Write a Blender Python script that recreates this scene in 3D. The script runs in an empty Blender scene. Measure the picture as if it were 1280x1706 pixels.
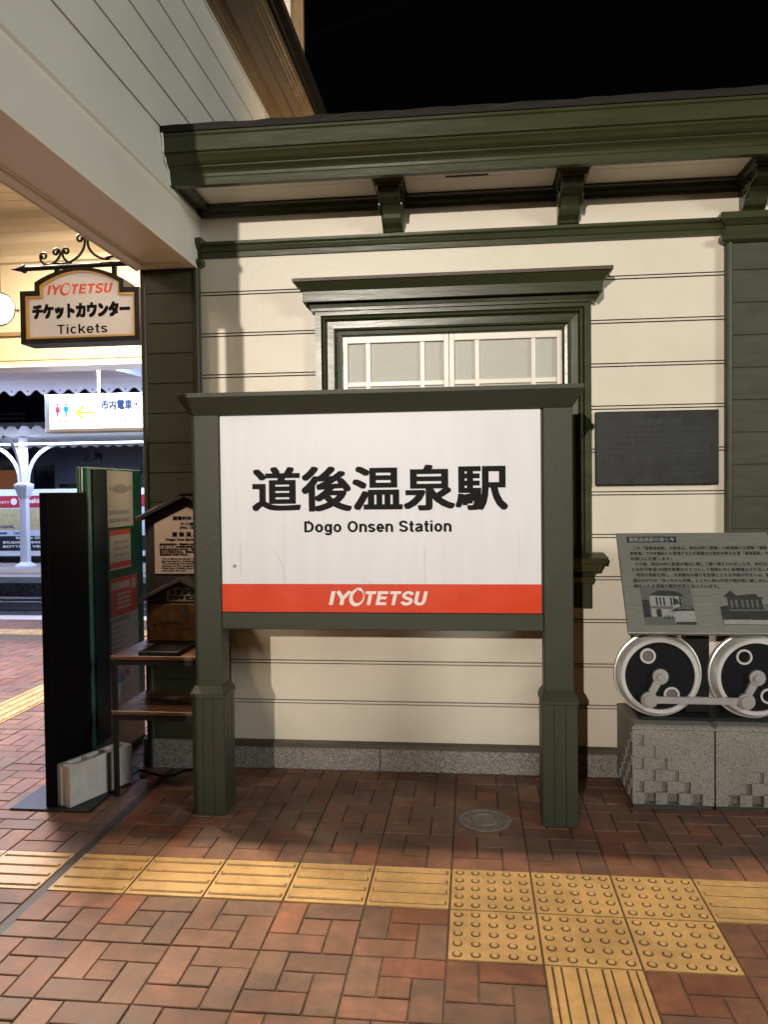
import bpy, bmesh, math, random
from mathutils import Vector, Matrix
random.seed(7)
R = math.radians
S = bpy.context.scene
COL = S.collection

# ------------------------------------------------------------------ camera
cd = bpy.data.cameras.new("camera"); cam = bpy.data.objects.new("camera", cd); COL.objects.link(cam)
CP = Vector((0.0921, -4.1037, 1.4711)); YAW, PIT, ROL = -0.111748, -0.026442, -0.0114316
fw = Vector((math.sin(YAW)*math.cos(PIT), math.cos(YAW)*math.cos(PIT), math.sin(PIT)))
rt = Vector((math.cos(YAW), -math.sin(YAW), 0)); up = rt.cross(fw)
r2 = math.cos(ROL)*rt + math.sin(ROL)*up; u2 = -math.sin(ROL)*rt + math.cos(ROL)*up
M = Matrix((r2, u2, -fw)).transposed().to_4x4(); M.translation = CP
cam.matrix_world = M
cd.sensor_fit = 'VERTICAL'; cd.sensor_height = 36.0; cd.lens = 1316.84/1706*36.0
cd.clip_start = 0.05; cd.clip_end = 400
S.camera = cam

# ------------------------------------------------------------------ world, exposure
W = bpy.data.worlds.new("World"); S.world = W; W.use_nodes = True
bg = W.node_tree.nodes['Background']
bg.inputs[0].default_value = (0.30, 0.33, 0.42, 1); bg.inputs[1].default_value = 0.0025
S.view_settings.view_transform = 'Standard'; S.view_settings.look = 'None'
S.view_settings.exposure = 0.0; S.view_settings.gamma = 1.0
try:
    S.cycles.use_denoising = True; S.cycles.max_bounces = 7; S.cycles.sample_clamp_indirect = 6.0
    S.cycles.caustics_reflective = False; S.cycles.caustics_refractive = False
except Exception: pass

# ------------------------------------------------------------------ lamps of the place (night), plus added fill lights
def lamp(name, kind, loc, power, color, size=0.1, target=None, spot=None, blend=.5, sy=None):
    l = bpy.data.lights.new(name, kind); l.energy = power; l.color = color
    o = bpy.data.objects.new(name, l); COL.objects.link(o); o.location = loc
    if kind == 'AREA':
        l.size = size
        if sy: l.shape = 'RECTANGLE'; l.size_y = sy
    else: l.shadow_soft_size = size
    if target: o.rotation_euler = (Vector(target)-Vector(loc)).to_track_quat('-Z', 'Y').to_euler()
    if spot: l.spot_size = spot; l.spot_blend = blend
    return o
lamp("street_lamp_light", 'SPOT', (-2.75, -16.5, 4.7), 9400, (1.0, .90, .77), .08, (.3, 0, 3.1), R(30), 1.0)
lamp("right_fill_light", 'POINT', (9.0, -7.0, 4.2), 2300, (.97, 1.0, .92), 1.3)  # unseen source, added to brighten the porch side wall
lamp("tower_flood_light", 'SPOT', (-0.75, -0.03, 7.2), 1800, (1.0, .75, .51), .10, (-0.8, -2.4, 0), R(125), .8)
lamp("roof_flood_light", 'SPOT', (-0.30, 2.3, 3.42), 60, (1.0, .70, .42), .06, (-1.3, 1.9, 4.25), R(95), .8)
lamp("tower_wall_light", 'SPOT', (0.2, 0.8, 5.6), 420, (1.0, .80, .60), .1, (-1.5, 3.0, 6.0), R(70), .6)
lamp("porch_light", 'AREA', (-3.2, -1.7, 3.5), 30, (1.0, .78, .58), .4, (-3.2, -1.7, 0))
lamp("hall_light", 'AREA', (-3.0, 1.0, 3.76), 400, (1.0, .82, .61), .5, (-3.0, 1.0, 0))
lamp("rack_fill_light", 'SPOT', (-2.5, -1.7, 3.4), 190, (1.0, .80, .62), .25, (-1.62, -.05, 1.0), R(30), .8)  # added spot without a fixture, lifts the rack and stamp box
lamp("platform_light_west", 'POINT', (-6.4, 3.5, 2.35), 42, (.50, .64, 1.0), .12)
lamp("platform_light_east", 'POINT', (-2.25, 3.5, 2.2), 42, (.50, .64, 1.0), .12)
lamp("platform_tube_light", 'AREA', (-4.6, 3.1, 2.74), 340, (.50, .62, 1.0), 4.6, (-4.6, 3.15, 0), sy=.1)
lamp("far_platform_tube_light", 'AREA', (-9.0, 11.2, 2.45), 250, (.50, .62, 1.0), 8, (-9.0, 11.2, 0), sy=.15)

# ------------------------------------------------------------------ materials
def mat(name, col, rough=.5, var=.12, vs=6.0, bump=0.0, bs=60.0, metal=0.0, rv=.1, emit=None, es=1.0, spec=.5, tint=None, stretch=None, attr=None, coat=0.0, stain=0.0, ss=1.6):
    m = bpy.data.materials.new(name); m.use_nodes = True
    nt = m.node_tree; N = nt.nodes; L = nt.links; b = N['Principled BSDF']
    b.inputs['Base Color'].default_value = (*col, 1); b.inputs['Roughness'].default_value = rough
    b.inputs['Metallic'].default_value = metal; b.inputs['Specular IOR Level'].default_value = spec
    if coat: b.inputs['Coat Weight'].default_value = coat; b.inputs['Coat Roughness'].default_value = .12
    tc = N.new('ShaderNodeTexCoord'); src = tc.outputs['Object']
    if stretch:
        mp = N.new('ShaderNodeMapping'); mp.inputs['Scale'].default_value = stretch
        L.new(src, mp.inputs[0]); src = mp.outputs[0]
    if var > 0:
        n1 = N.new('ShaderNodeTexNoise'); n1.inputs['Scale'].default_value = vs; n1.inputs['Detail'].default_value = 7; n1.inputs['Roughness'].default_value = .62
        L.new(src, n1.inputs['Vector'])
        cr = N.new('ShaderNodeValToRGB'); cr.color_ramp.elements[0].position = .3; cr.color_ramp.elements[1].position = .7
        a = tint or [c*(1-var) for c in col]; bb = [min(1, c*(1+var*.7)) for c in col]
        cr.color_ramp.elements[0].color = (*a, 1); cr.color_ramp.elements[1].color = (*bb, 1)
        L.new(n1.outputs['Fac'], cr.inputs[0])
        if attr:
            at = N.new('ShaderNodeAttribute'); at.attribute_name = attr
            mx = N.new('ShaderNodeMix'); mx.data_type = 'RGBA'; mx.blend_type = 'MULTIPLY'; mx.inputs[0].default_value = 1
            L.new(cr.outputs[0], mx.inputs[6]); L.new(at.outputs['Color'], mx.inputs[7]); L.new(mx.outputs[2], b.inputs['Base Color'])
        else: L.new(cr.outputs[0], b.inputs['Base Color'])
        if stain:
            lk = b.inputs['Base Color'].links[0]; so_ = lk.from_socket
            n3 = N.new('ShaderNodeTexNoise'); n3.inputs['Scale'].default_value = ss; n3.inputs['Detail'].default_value = 9; n3.inputs['Roughness'].default_value = .68; n3.inputs['Distortion'].default_value = .6
            L.new(tc.outputs['Object'], n3.inputs['Vector'])
            m3 = N.new('ShaderNodeMapRange'); m3.inputs['From Min'].default_value = .36; m3.inputs['From Max'].default_value = .60; m3.inputs['To Min'].default_value = 1-stain; m3.inputs['To Max'].default_value = 1.06; L.new(n3.outputs['Fac'], m3.inputs[0])
            c3 = N.new('ShaderNodeCombineColor'); [L.new(m3.outputs[0], c3.inputs[i]) for i in range(3)]
            x3 = N.new('ShaderNodeMix'); x3.data_type = 'RGBA'; x3.blend_type = 'MULTIPLY'; x3.inputs[0].default_value = 1
            L.new(so_, x3.inputs[6]); L.new(c3.outputs[0], x3.inputs[7]); L.new(x3.outputs[2], b.inputs['Base Color'])
        mr = N.new('ShaderNodeMapRange'); mr.inputs['To Min'].default_value = max(.02, rough-rv); mr.inputs['To Max'].default_value = min(1, rough+rv)
        L.new(n1.outputs['Fac'], mr.inputs[0]); L.new(mr.outputs[0], b.inputs['Roughness'])
    if bump > 0:
        n2 = N.new('ShaderNodeTexNoise'); n2.inputs['Scale'].default_value = bs; n2.inputs['Detail'].default_value = 4
        L.new(src, n2.inputs['Vector'])
        bp = N.new('ShaderNodeBump'); bp.inputs['Strength'].default_value = bump; bp.inputs['Distance'].default_value = .01
        L.new(n2.outputs['Fac'], bp.inputs['Height']); L.new(bp.outputs[0], b.inputs['Normal'])
    if emit:
        b.inputs['Emission Color'].default_value = (*emit, 1); b.inputs['Emission Strength'].default_value = es
    return m
def speckle(name, c1, c2, c3, scale=220, rough=.75):
    m = mat(name, c1, rough, .0, bump=.35, bs=140)
    nt = m.node_tree; N = nt.nodes; L = nt.links; b = N['Principled BSDF']
    tc = N.new('ShaderNodeTexCoord'); v = N.new('ShaderNodeTexVoronoi'); v.inputs['Scale'].default_value = scale
    L.new(tc.outputs['Object'], v.inputs['Vector'])
    sp = N.new('ShaderNodeSeparateColor'); L.new(v.outputs['Color'], sp.inputs[0])
    cr = N.new('ShaderNodeValToRGB'); e = cr.color_ramp.elements; e[0].color = (*c2, 1); e[0].position = .0; e[1].color = (*c3, 1); e[1].position = 1
    k = e.new(.3); k.color = (*c1, 1); k = e.new(.75); k.color = (*[c*1.15 for c in c1], 1)
    L.new(sp.outputs[0], cr.inputs[0])
    n = N.new('ShaderNodeTexNoise'); n.inputs['Scale'].default_value = 5; n.inputs['Detail'].default_value = 6; L.new(tc.outputs['Object'], n.inputs['Vector'])
    mr = N.new('ShaderNodeMapRange'); mr.inputs['To Min'].default_value = .72; mr.inputs['To Max'].default_value = 1.2; L.new(n.outputs['Fac'], mr.inputs[0])
    mx = N.new('ShaderNodeMix'); mx.data_type = 'RGBA'; mx.blend_type = 'MULTIPLY'; mx.inputs[0].default_value = 1
    cc = N.new('ShaderNodeCombineColor'); [L.new(mr.outputs[0], cc.inputs[i]) for i in range(3)]
    L.new(cr.outputs[0], mx.inputs[6]); L.new(cc.outputs[0], mx.inputs[7]); L.new(mx.outputs[2], b.inputs['Base Color'])
    return m

CREAM = mat('cream_paint', (.62, .565, .47), .42, .07, 2.2, .10, 24, rv=.12)
CREAM2 = mat('ivory_paint', (.66, .60, .48), .42, .06, 2.0, .08, 24, rv=.1)
GREEN = mat('green_gloss_paint', (.036, .041, .017), .27, .16, 5, .06, 14, rv=.08, stretch=(.5, 3, 3), spec=.36)
GREEN_D = mat('pilaster_green_paint', (.044, .048, .028), .42, .16, 5, .06, 26, rv=.1, stretch=(1, 1, 4), spec=.35)
SIGNG = mat('sign_green_paint', (.031, .036, .022), .50, .10, 7, .08, 60, rv=.08, spec=.35)
WHITE_P = mat('white_sash_paint', (.74, .69, .62), .35, .05, 8, .06, 40)
FROST = mat('frosted_glass', (.36, .36, .315), .34, .06, 5, .16, 240, rv=.06)
GRANITE = speckle('grey_granite', (.21, .195, .18), (.07, .065, .06), (.38, .36, .33), 190)
GRANITE_B = speckle('block_granite', (.20, .19, .172), (.085, .078, .07), (.31, .295, .27), 330)
ROOFM = mat('roof_metal', (.014, .012, .011), .6, .2, 8, .3, 20, spec=.15)
BROWNCAP = mat('brown_cap', (.055, .032, .022), .5, .2, 10, .1)
BRONZE = mat('bronze_plaque', (.017, .019, .019), .5, .45, 9, .10, 40, rv=.15, spec=.3)
PANELW = mat('sign_white_enamel', (.65, .665, .72), .42, .05, 3, .02, 5, stretch=(6, 1, .7), rv=.06, spec=.35)
BLACK = mat('black_lettering', (.006, .006, .007), .6, .1, spec=.12)
REDB = mat('red_orange_enamel', (.62, .055, .018), .28, .06, 5)
WHITEL = mat('white_lettering', (.74, .68, .67), .4, .03)
STEEL = mat('brushed_steel', (.66, .65, .64), .36, .06, 10, .03, 18, metal=.45, rv=.06)
STEELM = mat('satin_aluminium', (.36, .36, .375), .45, .06, 30, .03, 120, metal=.45)
RINGW = mat('pale_rim_paint', (.54, .54, .55), .4, .05, 20, metal=.2)
PLATE = mat('etched_steel_plate', (.44, .445, .41), .34, .10, 10, .14, 14, metal=.75, stretch=(1, 22, 22), rv=.1)
BLACKP = mat('black_disc_paint', (.006, .006, .009), .6, .2, 40, spec=.12)
HOLEG = mat('grey_hole_plate', (.11, .105, .095), .6, .1, 20)
GREYP = mat('grey_hub_paint', (.28, .265, .25), .5, .08, 20)
BLKBOARD = mat('black_board', (.003, .003, .0035), .5, .2, 8, spec=.05)
TEALG = mat('green_acrylic', (.012, .085, .050), .25, .1, 3, coat=.15)
DTEAL = mat('dark_green_acrylic', (.003, .018, .016), .35, .1, 3, spec=.08)
CHROME = mat('chrome_strip', (.6, .56, .5), .16, .05, 5, metal=1)
PAPER = mat('white_paper', (.38, .37, .34), .5, .06, 8)
GREYT = mat('grey_print', (.20, .21, .20), .5, .1)
REDP = mat('red_print', (.42, .055, .035), .45, .08)
BLUEP = mat('blue_print', (.08, .16, .34), .5, .1)
CONC = mat('concrete_block', (.56, .54, .53), .9, .16, 14, .22, 70)
TAPE = mat('grey_tape', (.26, .25, .25), .5, .05)
WOODS = mat('shelf_wood', (.13, .060, .034), .32, .3, 8, .1, 40, stretch=(2, 14, 14))
DKMETAL = mat('dark_steel_tube', (.012, .013, .015), .45, .15, 20, spec=.25)
DKWOOD = mat('dark_stained_wood', (.022, .017, .014), .55, .3, 12, .25, 30, stretch=(2, 2, 10))
BRASS = mat('aged_brass', (.16, .075, .028), .38, .5, 13, .25, 20, metal=.55, rv=.15)
IVORYP = mat('ivory_board', (.50, .40, .33), .55, .10, 10)
IRON = mat('cast_iron', (.20, .18, .16), .55, .3, 30, .4, 80, metal=.4)
TACT = mat('tactile_yellow', (.47, .305, .125), .40, .12, 30, .15, 160, rv=.12, stain=.24, ss=5)
GROOVE = mat('groove_dark_brown', (.055, .032, .014), .9, .3, 30)  # dark brown around the tactile domes and bars
MORTAR = mat('mortar', (.105, .078, .058), .95, .35, 26, .5, 90)
BRICK = mat('brick_paver', (.195, .096, .062), .58, .20, 13, .14, 160, rv=.12, spec=.32, attr='tone', tint=(.130, .076, .055), stain=.42, ss=2.2)
DRAIN = mat('drain_grating', (.030, .027, .026), .6, .3, 20, .3, 60)
PORCHB = mat('beige_beam_paint', (.84, .79, .66), .32, .06, 3, .06, 20)
SHADEW = mat('pale_grey_paint', (.78, .76, .68), .42, .05, 2, .07, 20)
TRIMB = mat('brown_trim_paint', (.17, .115, .062), .38, .15, 6, .1, 20)
WHITEM = mat('white_steel_paint', (.74, .76, .80), .4, .04, 4)
TINW = mat('white_valance_paint', (.70, .73, .80), .4, .05, 4)
WROUGHT = mat('wrought_iron', (.007, .006, .006), .55, .2, 20, spec=.15)
SIGNFR = mat('dark_sign_frame', (.013, .012, .011), .5, .2, 10, spec=.2)
GOLD = mat('gold_edge', (.62, .38, .10), .35, .06)
TICKP = mat('ticket_sign_face', (.56, .55, .58), .35, .04, emit=(1, .92, .90), es=.12)  # faint glow added to whiten the face, the sign is no lamp
REDT = mat('red_lettering', (.78, .10, .035), .4, .05)
GREYFR = mat('grey_case', (.36, .36, .33), .4, .06)
LITP = mat('lit_acrylic_face', (.9, .95, .97), .3, 0, emit=(.93, 1, .98), es=1.5)
NAVYT = mat('navy_lettering', (.02, .06, .16), .5, 0)
TEALT = mat('teal_figure', (.0, .30, .32), .5, 0, emit=(0, .3, .32), es=.5)
PINKT = mat('pink_figure', (.75, .02, .12), .5, 0, emit=(.75, .03, .14), es=.6)
YELT = mat('yellow_arrow', (.95, .85, .02), .5, 0, emit=(1, .9, .03), es=1.0)
GREYL = mat('pale_blue_lettering', (.35, .45, .55), .5, 0, emit=(.3, .4, .5), es=.4)
GLOBE = mat('lit_globe_glass', (.9, .9, .85), .3, 0, emit=(1, .95, .85), es=4)
RAIL = mat('steel_rail', (.32, .31, .31), .35, .2, 20, metal=.8)
BALLAST = speckle('track_bed', (.045, .042, .04), (.015, .014, .013), (.11, .10, .10), 26)
ASPH = mat('dark_ground', (.05, .048, .045), .9, .2, 2)
PLATF = mat('platform_paving', (.30, .24, .21), .7, .1, 4)
KERB = mat('platform_kerb', (.50, .47, .45), .7, .1, 6)
NIGHTW = mat('far_wall_stucco', (.26, .285, .37), .8, .08, 2)
NIGHTD = mat('far_dark_cladding', (.016, .02, .032), .6, .2, 2)
DKGLASS = mat('dark_window_glass', (.012, .014, .02), .15, .1, 3)
ORNG = mat('lit_window_blind', (.30, .12, .05), .6, .2, 6, emit=(.7, .26, .10), es=.16)
ADW = mat('advert_pale', (.58, .62, .70), .4, .05)
ADR = mat('advert_red', (.42, .03, .05), .4, .05)
ADK = mat('advert_black', (.02, .02, .03), .4, .05)
ADG = mat('advert_gold', (.52, .44, .22), .4, .3, 14)
PH1 = mat('photo_dark', (.030, .032, .032), .4, .3, 60)
PH2 = mat('photo_mid', (.095, .10, .10), .4, .2, 80)
PH3 = mat('photo_light', (.24, .25, .24), .4, .2, 60)
NAVYB = mat('navy_title_band', (.018, .020, .035), .4, .1)
ETCH = mat('etched_dark_text', (.03, .03, .026), .7, 0, spec=.15)
BULB = mat('fluorescent_tube', (.9, .9, .9), .4, 0, emit=(.85, .92, 1), es=5)
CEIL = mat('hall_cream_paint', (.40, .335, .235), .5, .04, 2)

# ------------------------------------------------------------------ mesh helpers
ORG = {}
class MB:
    def __init__(s): s.v = []; s.f = []; s.m = []; s.mats = []; s.cur = 0
    def mat(s, m):
        if m not in s.mats: s.mats.append(m)
        s.cur = s.mats.index(m); return s
    def add(s, vs, fs):
        o = len(s.v); s.v += [Vector(v) for v in vs]
        for f in fs: s.f.append([o+i for i in f]); s.m.append(s.cur)
        return s
    def box(s, x0, x1, y0, y1, z0, z1):
        return s.add([(x, y, z) for x in (x0, x1) for y in (y0, y1) for z in (z0, z1)],
                     [(0, 1, 3, 2), (4, 6, 7, 5), (0, 4, 5, 1), (2, 3, 7, 6), (0, 2, 6, 4), (1, 5, 7, 3)])
    def loft(s, r0, r1):      # two rects (x0,x1,y0,y1,z)
        vs = [(r0[a], r0[b], r0[4]) for a, b in ((0, 2), (1, 2), (1, 3), (0, 3))]+[(r1[a], r1[b], r1[4]) for a, b in ((0, 2), (1, 2), (1, 3), (0, 3))]
        return s.add(vs, [(3, 2, 1, 0), (4, 5, 6, 7), (0, 1, 5, 4), (1, 2, 6, 5), (2, 3, 7, 6), (3, 0, 4, 7)])
    def prism(s, pts, a0, a1, fn):   # polygon pts (p,q) extruded a0..a1; fn(p,q,a)->xyz
        n = len(pts); vs = [fn(p, q, a0) for p, q in pts]+[fn(p, q, a1) for p, q in pts]
        return s.add(vs, [list(range(n-1, -1, -1)), list(range(n, 2*n))]+[(i, (i+1) % n, n+(i+1) % n, n+i) for i in range(n)])
    def px(s, pts, x0, x1): return s.prism(pts, x0, x1, lambda p, q, a: (a, p, q))      # (y,z) along x
    def py(s, pts, y0, y1): return s.prism(pts, y0, y1, lambda p, q, a: (p, a, q))      # (x,z) along y
    def pz(s, pts, z0, z1): return s.prism(pts, z0, z1, lambda p, q, a: (p, q, a))      # (x,y) along z
    def tube(s, pts, r, n=8, closed=False):
        P = [Vector(p) for p in pts]; k = len(P); rings = []
        for i in range(k):
            a = P[(i-1) % k] if (i or closed) else P[i]; b = P[(i+1) % k] if (i < k-1 or closed) else P[i]
            t = (b-a).normalized(); u = t.orthogonal() if i == 0 else (pu-t*pu.dot(t))
            u.normalize(); pu = u; w = t.cross(u); rr = r[i] if isinstance(r, (list, tuple)) else r
            rings.append([P[i]+(u*math.cos(2*math.pi*j/n)+w*math.sin(2*math.pi*j/n))*rr for j in range(n)])
        fs = []
        for i in range(k if closed else k-1):
            for j in range(n):
                a = i*n+j; b = i*n+(j+1) % n; c = ((i+1) % k)*n; fs.append((a, b, c+(j+1) % n, c+j))
        if not closed: fs += [tuple(range(n-1, -1, -1)), tuple(range((k-1)*n, k*n))]
        return s.add([v for q in rings for v in q], fs)
    def lathe(s, prof, c, axis='Z', n=32, loop=False):   # prof (r,h) closed at ends
        vs = []
        for r, h in prof:
            for j in range(n):
                a = 2*math.pi*j/n; x, y = r*math.cos(a), r*math.sin(a)
                vs.append({'Z': (c[0]+x, c[1]+y, c[2]+h), 'Y': (c[0]+x, c[1]-h, c[2]+y), 'X': (c[0]+h, c[1]+x, c[2]+y)}[axis])
        k = len(prof); fs = [(i*n+j, i*n+(j+1) % n, (i+1)*n+(j+1) % n, (i+1)*n+j) for i in range(k-1) for j in range(n)]
        fs += [((k-1)*n+j, (k-1)*n+(j+1) % n, (j+1) % n, j) for j in range(n)] if loop else [tuple(range(n-1, -1, -1)), tuple(range((k-1)*n, k*n))]
        return s.add(vs, fs)
    def xf(s, fn, start=0):
        for i in range(start, len(s.v)): s.v[i] = Vector(fn(s.v[i]))
        return s
    def build(s, name, mat=None, parent=None, bevel=0.0, smooth=False, label=None, seg=1):
        org = Vector(ORG.get(parent.name, (0, 0, 0))) if parent else Vector((0, 0, 0))
        me = bpy.data.meshes.new(name); me.from_pydata([tuple(v-org) for v in s.v], [], s.f)
        ms = s.mats if s.mats else [mat]
        for m in ms: me.materials.append(m)
        if s.mats:
            for p, i in zip(me.polygons, s.m): p.material_index = i
        bm = bmesh.new(); bm.from_mesh(me); bmesh.ops.recalc_face_normals(bm, faces=bm.faces); bm.to_mesh(me); bm.free()
        o = bpy.data.objects.new(name, me); COL.objects.link(o)
        if parent: o.parent = parent; ORG[o.name] = tuple(org)
        if bevel:
            b = o.modifiers.new('b', 'BEVEL'); b.width = bevel; b.segments = seg; b.limit_method = 'ANGLE'; b.angle_limit = R(50)
        if smooth:
            for p in me.polygons: p.use_smooth = True
            try: me.set_sharp_from_angle(angle=R(38))
            except Exception: pass
        if label: o['label'] = label
        return o
def thing(name, label, cat, loc, group=None):
    o = bpy.data.objects.new(name, None); COL.objects.link(o); o.location = loc; ORG[o.name] = tuple(loc)
    o.empty_display_size = .1; o['label'] = label; o['category'] = cat
    if group: o['group'] = group
    return o
def tag(o, label, cat, group=None):
    o['label'] = label; o['category'] = cat
    if group: o['group'] = group
    return o
def struct(o): o['kind'] = 'structure'; return o
def arc(cx, cy, r, a0, a1, n=8, ry=None):
    ry = r if ry is None else ry
    return [(cx+r*math.cos(R(a0+(a1-a0)*i/n)), cy+ry*math.sin(R(a0+(a1-a0)*i/n))) for i in range(n+1)]

# ---- lettering: planar frame (o,u,v) with normal w = u x v
class Frame:
    def __init__(s, o, u, v): s.o = Vector(o); s.u = Vector(u).normalized(); s.v = Vector(v).normalized(); s.w = s.u.cross(s.v)
    def p(s, a, b, c=0.0): return s.o+s.u*a+s.v*b+s.w*c
_cache = {}
def glyphs(body, res=3):
    if body in _cache: return _cache[body]
    c = bpy.data.curves.new('lettering', 'FONT'); c.body = body; c.resolution_u = res; c.fill_mode = 'FRONT'
    o = bpy.data.objects.new('lettering', c); COL.objects.link(o)
    me = o.evaluated_get(bpy.context.evaluated_depsgraph_get()).to_mesh()
    vs = [tuple(v.co) for v in me.vertices]; fs = [tuple(p.vertices) for p in me.polygons]
    bpy.data.objects.remove(o); bpy.data.curves.remove(c)
    _cache[body] = (vs, fs); return vs, fs
def put_text(mb, fr, body, a0, a1, b0, b1, bold=0.0, shear=0.0, lift=.0006, boldv=None, keep=False):
    """fit the drawn outline of body into [a0,a1]x[b0,b1] of the frame"""
    vs, fs = glyphs(body)
    x0 = min(v[0] for v in vs); x1 = max(v[0] for v in vs); y0 = min(v[1] for v in vs); y1 = max(v[1] for v in vs)
    bv = bold if boldv is None else boldv
    dirs = [(0, 0)]+([(i*bold, j*bv) for i in (-1, 0, 1) for j in (-1, 0, 1) if i or j] if bold else [])
    sy = (b1-b0)/max(1e-6, (y1-y0)); sx = (a1-a0)/max(1e-6, (x1-x0))
    for k, (dx, dy) in enumerate(dirs):
        mb.add([fr.p(a0+(v[0]-x0)*sx+dx+shear*(v[1]-y0)*sy, b0+(v[1]-y0)*sy+dy, lift+k*.00004) for v in vs], fs)
def stroke(mb, fr, pts, wd, lift=.0008, closed=False):
    n = len(pts); L = []; Rr = []
    P = [Vector(p) for p in pts]
    for i in range(n):
        if closed or 0 < i < n-1:
            d1 = (P[i]-P[i-1]).normalized(); d2 = (P[(i+1) % n]-P[i]).normalized()
        elif i == 0: d1 = d2 = (P[1]-P[0]).normalized()
        else: d1 = d2 = (P[-1]-P[-2]).normalized()
        t = (d1+d2).normalized(); nn = Vector((-t.y, t.x)); k = max(.35, nn.dot(Vector((-d1.y, d1.x))))
        L.append(P[i]+nn*wd/2/k); Rr.append(P[i]-nn*wd/2/k)
    vs = [fr.p(p.x, p.y, lift) for p in L]+[fr.p(p.x, p.y, lift) for p in Rr]
    mb.add(vs, [(i, (i+1) % n, n+(i+1) % n, n+i) for i in range(n if closed else n-1)])
# grotesque capitals and lower case drawn as strokes: unit cap height 1
def G(ch, w=.17):
    h = w/2; A = arc; X = .74
    ro = (X-w)/2+.01; cy = X/2
    g = {
     'I': (.20, [[(.10, 0), (.10, 1)]]),
     'Y': (.70, [[(.03, 1), (.35, .45), (.67, 1)], [(.35, .5), (.35, 0)]]),
     'T': (.62, [[(.0, 1-h), (.62, 1-h)], [(.31, 1), (.31, 0)]]),
     'E': (.60, [[(.60, 1-h), (h, 1-h), (h, h), (.60, h)], [(h, .52), (.55, .52)]]),
     'S': (.64, [A(.32, .72, .23, 5, 250, 12, .20)+A(.32, .28, .24, 80, -175, 14, .20)]),
     'U': (.66, [[(h, 1)]+[(x, y) for x, y in A(.33, .33, .33-h, 180, 360, 12, .25)]+[(.66-h, 1)]]),
     'D': (.72, [[(h, 1-h), (.30, 1-h)]+A(.30, .5, .42-h, 90, -90, 14, .5-h)+[(h, h)], [(h, 1), (h, 0)]]),
     'O': (.78, [A(.39, .5, .39-h, 0, 360, 26, .51-h)[:-1]]),
     'o': (.60, [A(.30, cy, .30-h, 0, 360, 20, ro+.01)[:-1]]),
     'n': (.56, [[(h, 0), (h, X)], [(h, .40)]+A(.285, .43, .285-h, 170, 0, 10, .24)+[(.57-h, 0)]]),
     's': (.52, [A(.26, .535, .185, 10, 255, 9, .13)+A(.26, .205, .19, 75, -170, 10, .135)]),
     'e': (.57, [[(.06, .36), (.50, .36)]+A(.285, cy, .285-h, 8, 325, 18, ro+.01)]),
     't': (.34, [[(.16, .96), (.16, .2)]+A(.26, .18, .10, 180, 275, 5, .11)+[(.34, h*.9)], [(0, X-h*.8), (.34, X-h*.8)]]),
     'a': (.56, [A(.27, .53, .19, 165, 0, 9, .14)+[(.46, .14), (.52, .04)], [(.46, .44), (.24, .40)]+A(.22, .21, .135, 100, 290, 9, .14)+[(.40, .16), (.46, .30)]]),
     'i': (.20, [[(.10, 0), (.10, X)], [(.10, .86), (.10, 1.0)]]),
     'g': (.58, [A(.28, cy+.01, .28-h, 0, 360, 18, ro)[:-1], [(.58-h, X), (.58-h, .02)]+A(.285, -.02, .285-h, 0, -165, 9, .17)]),
     'c': (.54, [A(.28, cy, .28-h, 45, 315, 16, ro+.01)]),
     'k': (.54, [[(h, 0), (h, 1)], [(.50, X), (.12, .30)], [(.24, .42), (.52, 0)]]),
     ' ': (.26, []),
    }
    return g[ch]
def put_strokes(mb, fr, body, a0, a1, b0, cap, wt=.17, gap=.10, shear=0.0, lift=.0008):
    tot = sum(G(c, wt)[0]+gap for c in body)-gap
    sx = (a1-a0)/tot; x = 0
    for k, c in enumerate(body):
        wd, st = G(c, wt)
        for j, pl in enumerate(st):
            closed = c in 'Oog' and j == 0
            start = len(mb.v)
            stroke(mb, Frame((0, 0, 0), (1, 0, 0), (0, 1, 0)), pl, wt, 0, closed)
            mb.xf(lambda v: fr.p(a0+(x+v.x)*sx+shear*v.y*cap, b0+v.y*cap, lift+j*.00005), start)
        x += wd+gap

# ================================================================== GROUND
def set_tone(o, tones):
    me = o.data; ca = me.color_attributes.new('tone', 'FLOAT_COLOR', 'CORNER')
    i = 0
    for p in me.polygons:
        t = tones[p.index]
        for li in p.loop_indices: ca.data[li].color = t
TY = -1.06                      # far edge of the tactile strip
def tactile_cells():
    for i in range(-40, 7):
        yield (i, 0)
    for i in (0, 1, 2): yield (i, 1)
    for k in range(2, 8): yield (1, k)
CELLS = set(tactile_cells())
DR0, DR1 = -1.536, -1.497       # drain slot
mb = MB(); tones = []
def brick(x0, x1, y0, y1, tone):
    e = .0028; c = .0022; z = random.uniform(-.0012, .0012); t = random.uniform(-.0008, .0008); t2 = random.uniform(-.0008, .0008)
    x0 += e; x1 -= e; y0 += e; y1 -= e
    X = (x0, x1, x1, x0); Y = (y0, y0, y1, y1)
    zt = [z-t-t2, z+t-t2, z+t+t2, z-t+t2]
    vs = [(X[i], Y[i], -.012) for i in range(4)]+[(X[i], Y[i], zt[i]-c) for i in range(4)]
    vs += [(X[i]+(c if i in (0, 3) else -c), Y[i]+(c if i in (0, 1) else -c), zt[i]) for i in range(4)]
    mb.add(vs, [(8, 9, 10, 11)]+[(a, (a+1) % 4, 4+(a+1) % 4, 4+a) for a in range(4)]+[(4+a, 4+(a+1) % 4, 8+(a+1) % 4, 8+a) for a in range(4)])
    for _ in range(9): tones.append(tone)
random.seed(11)
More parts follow.
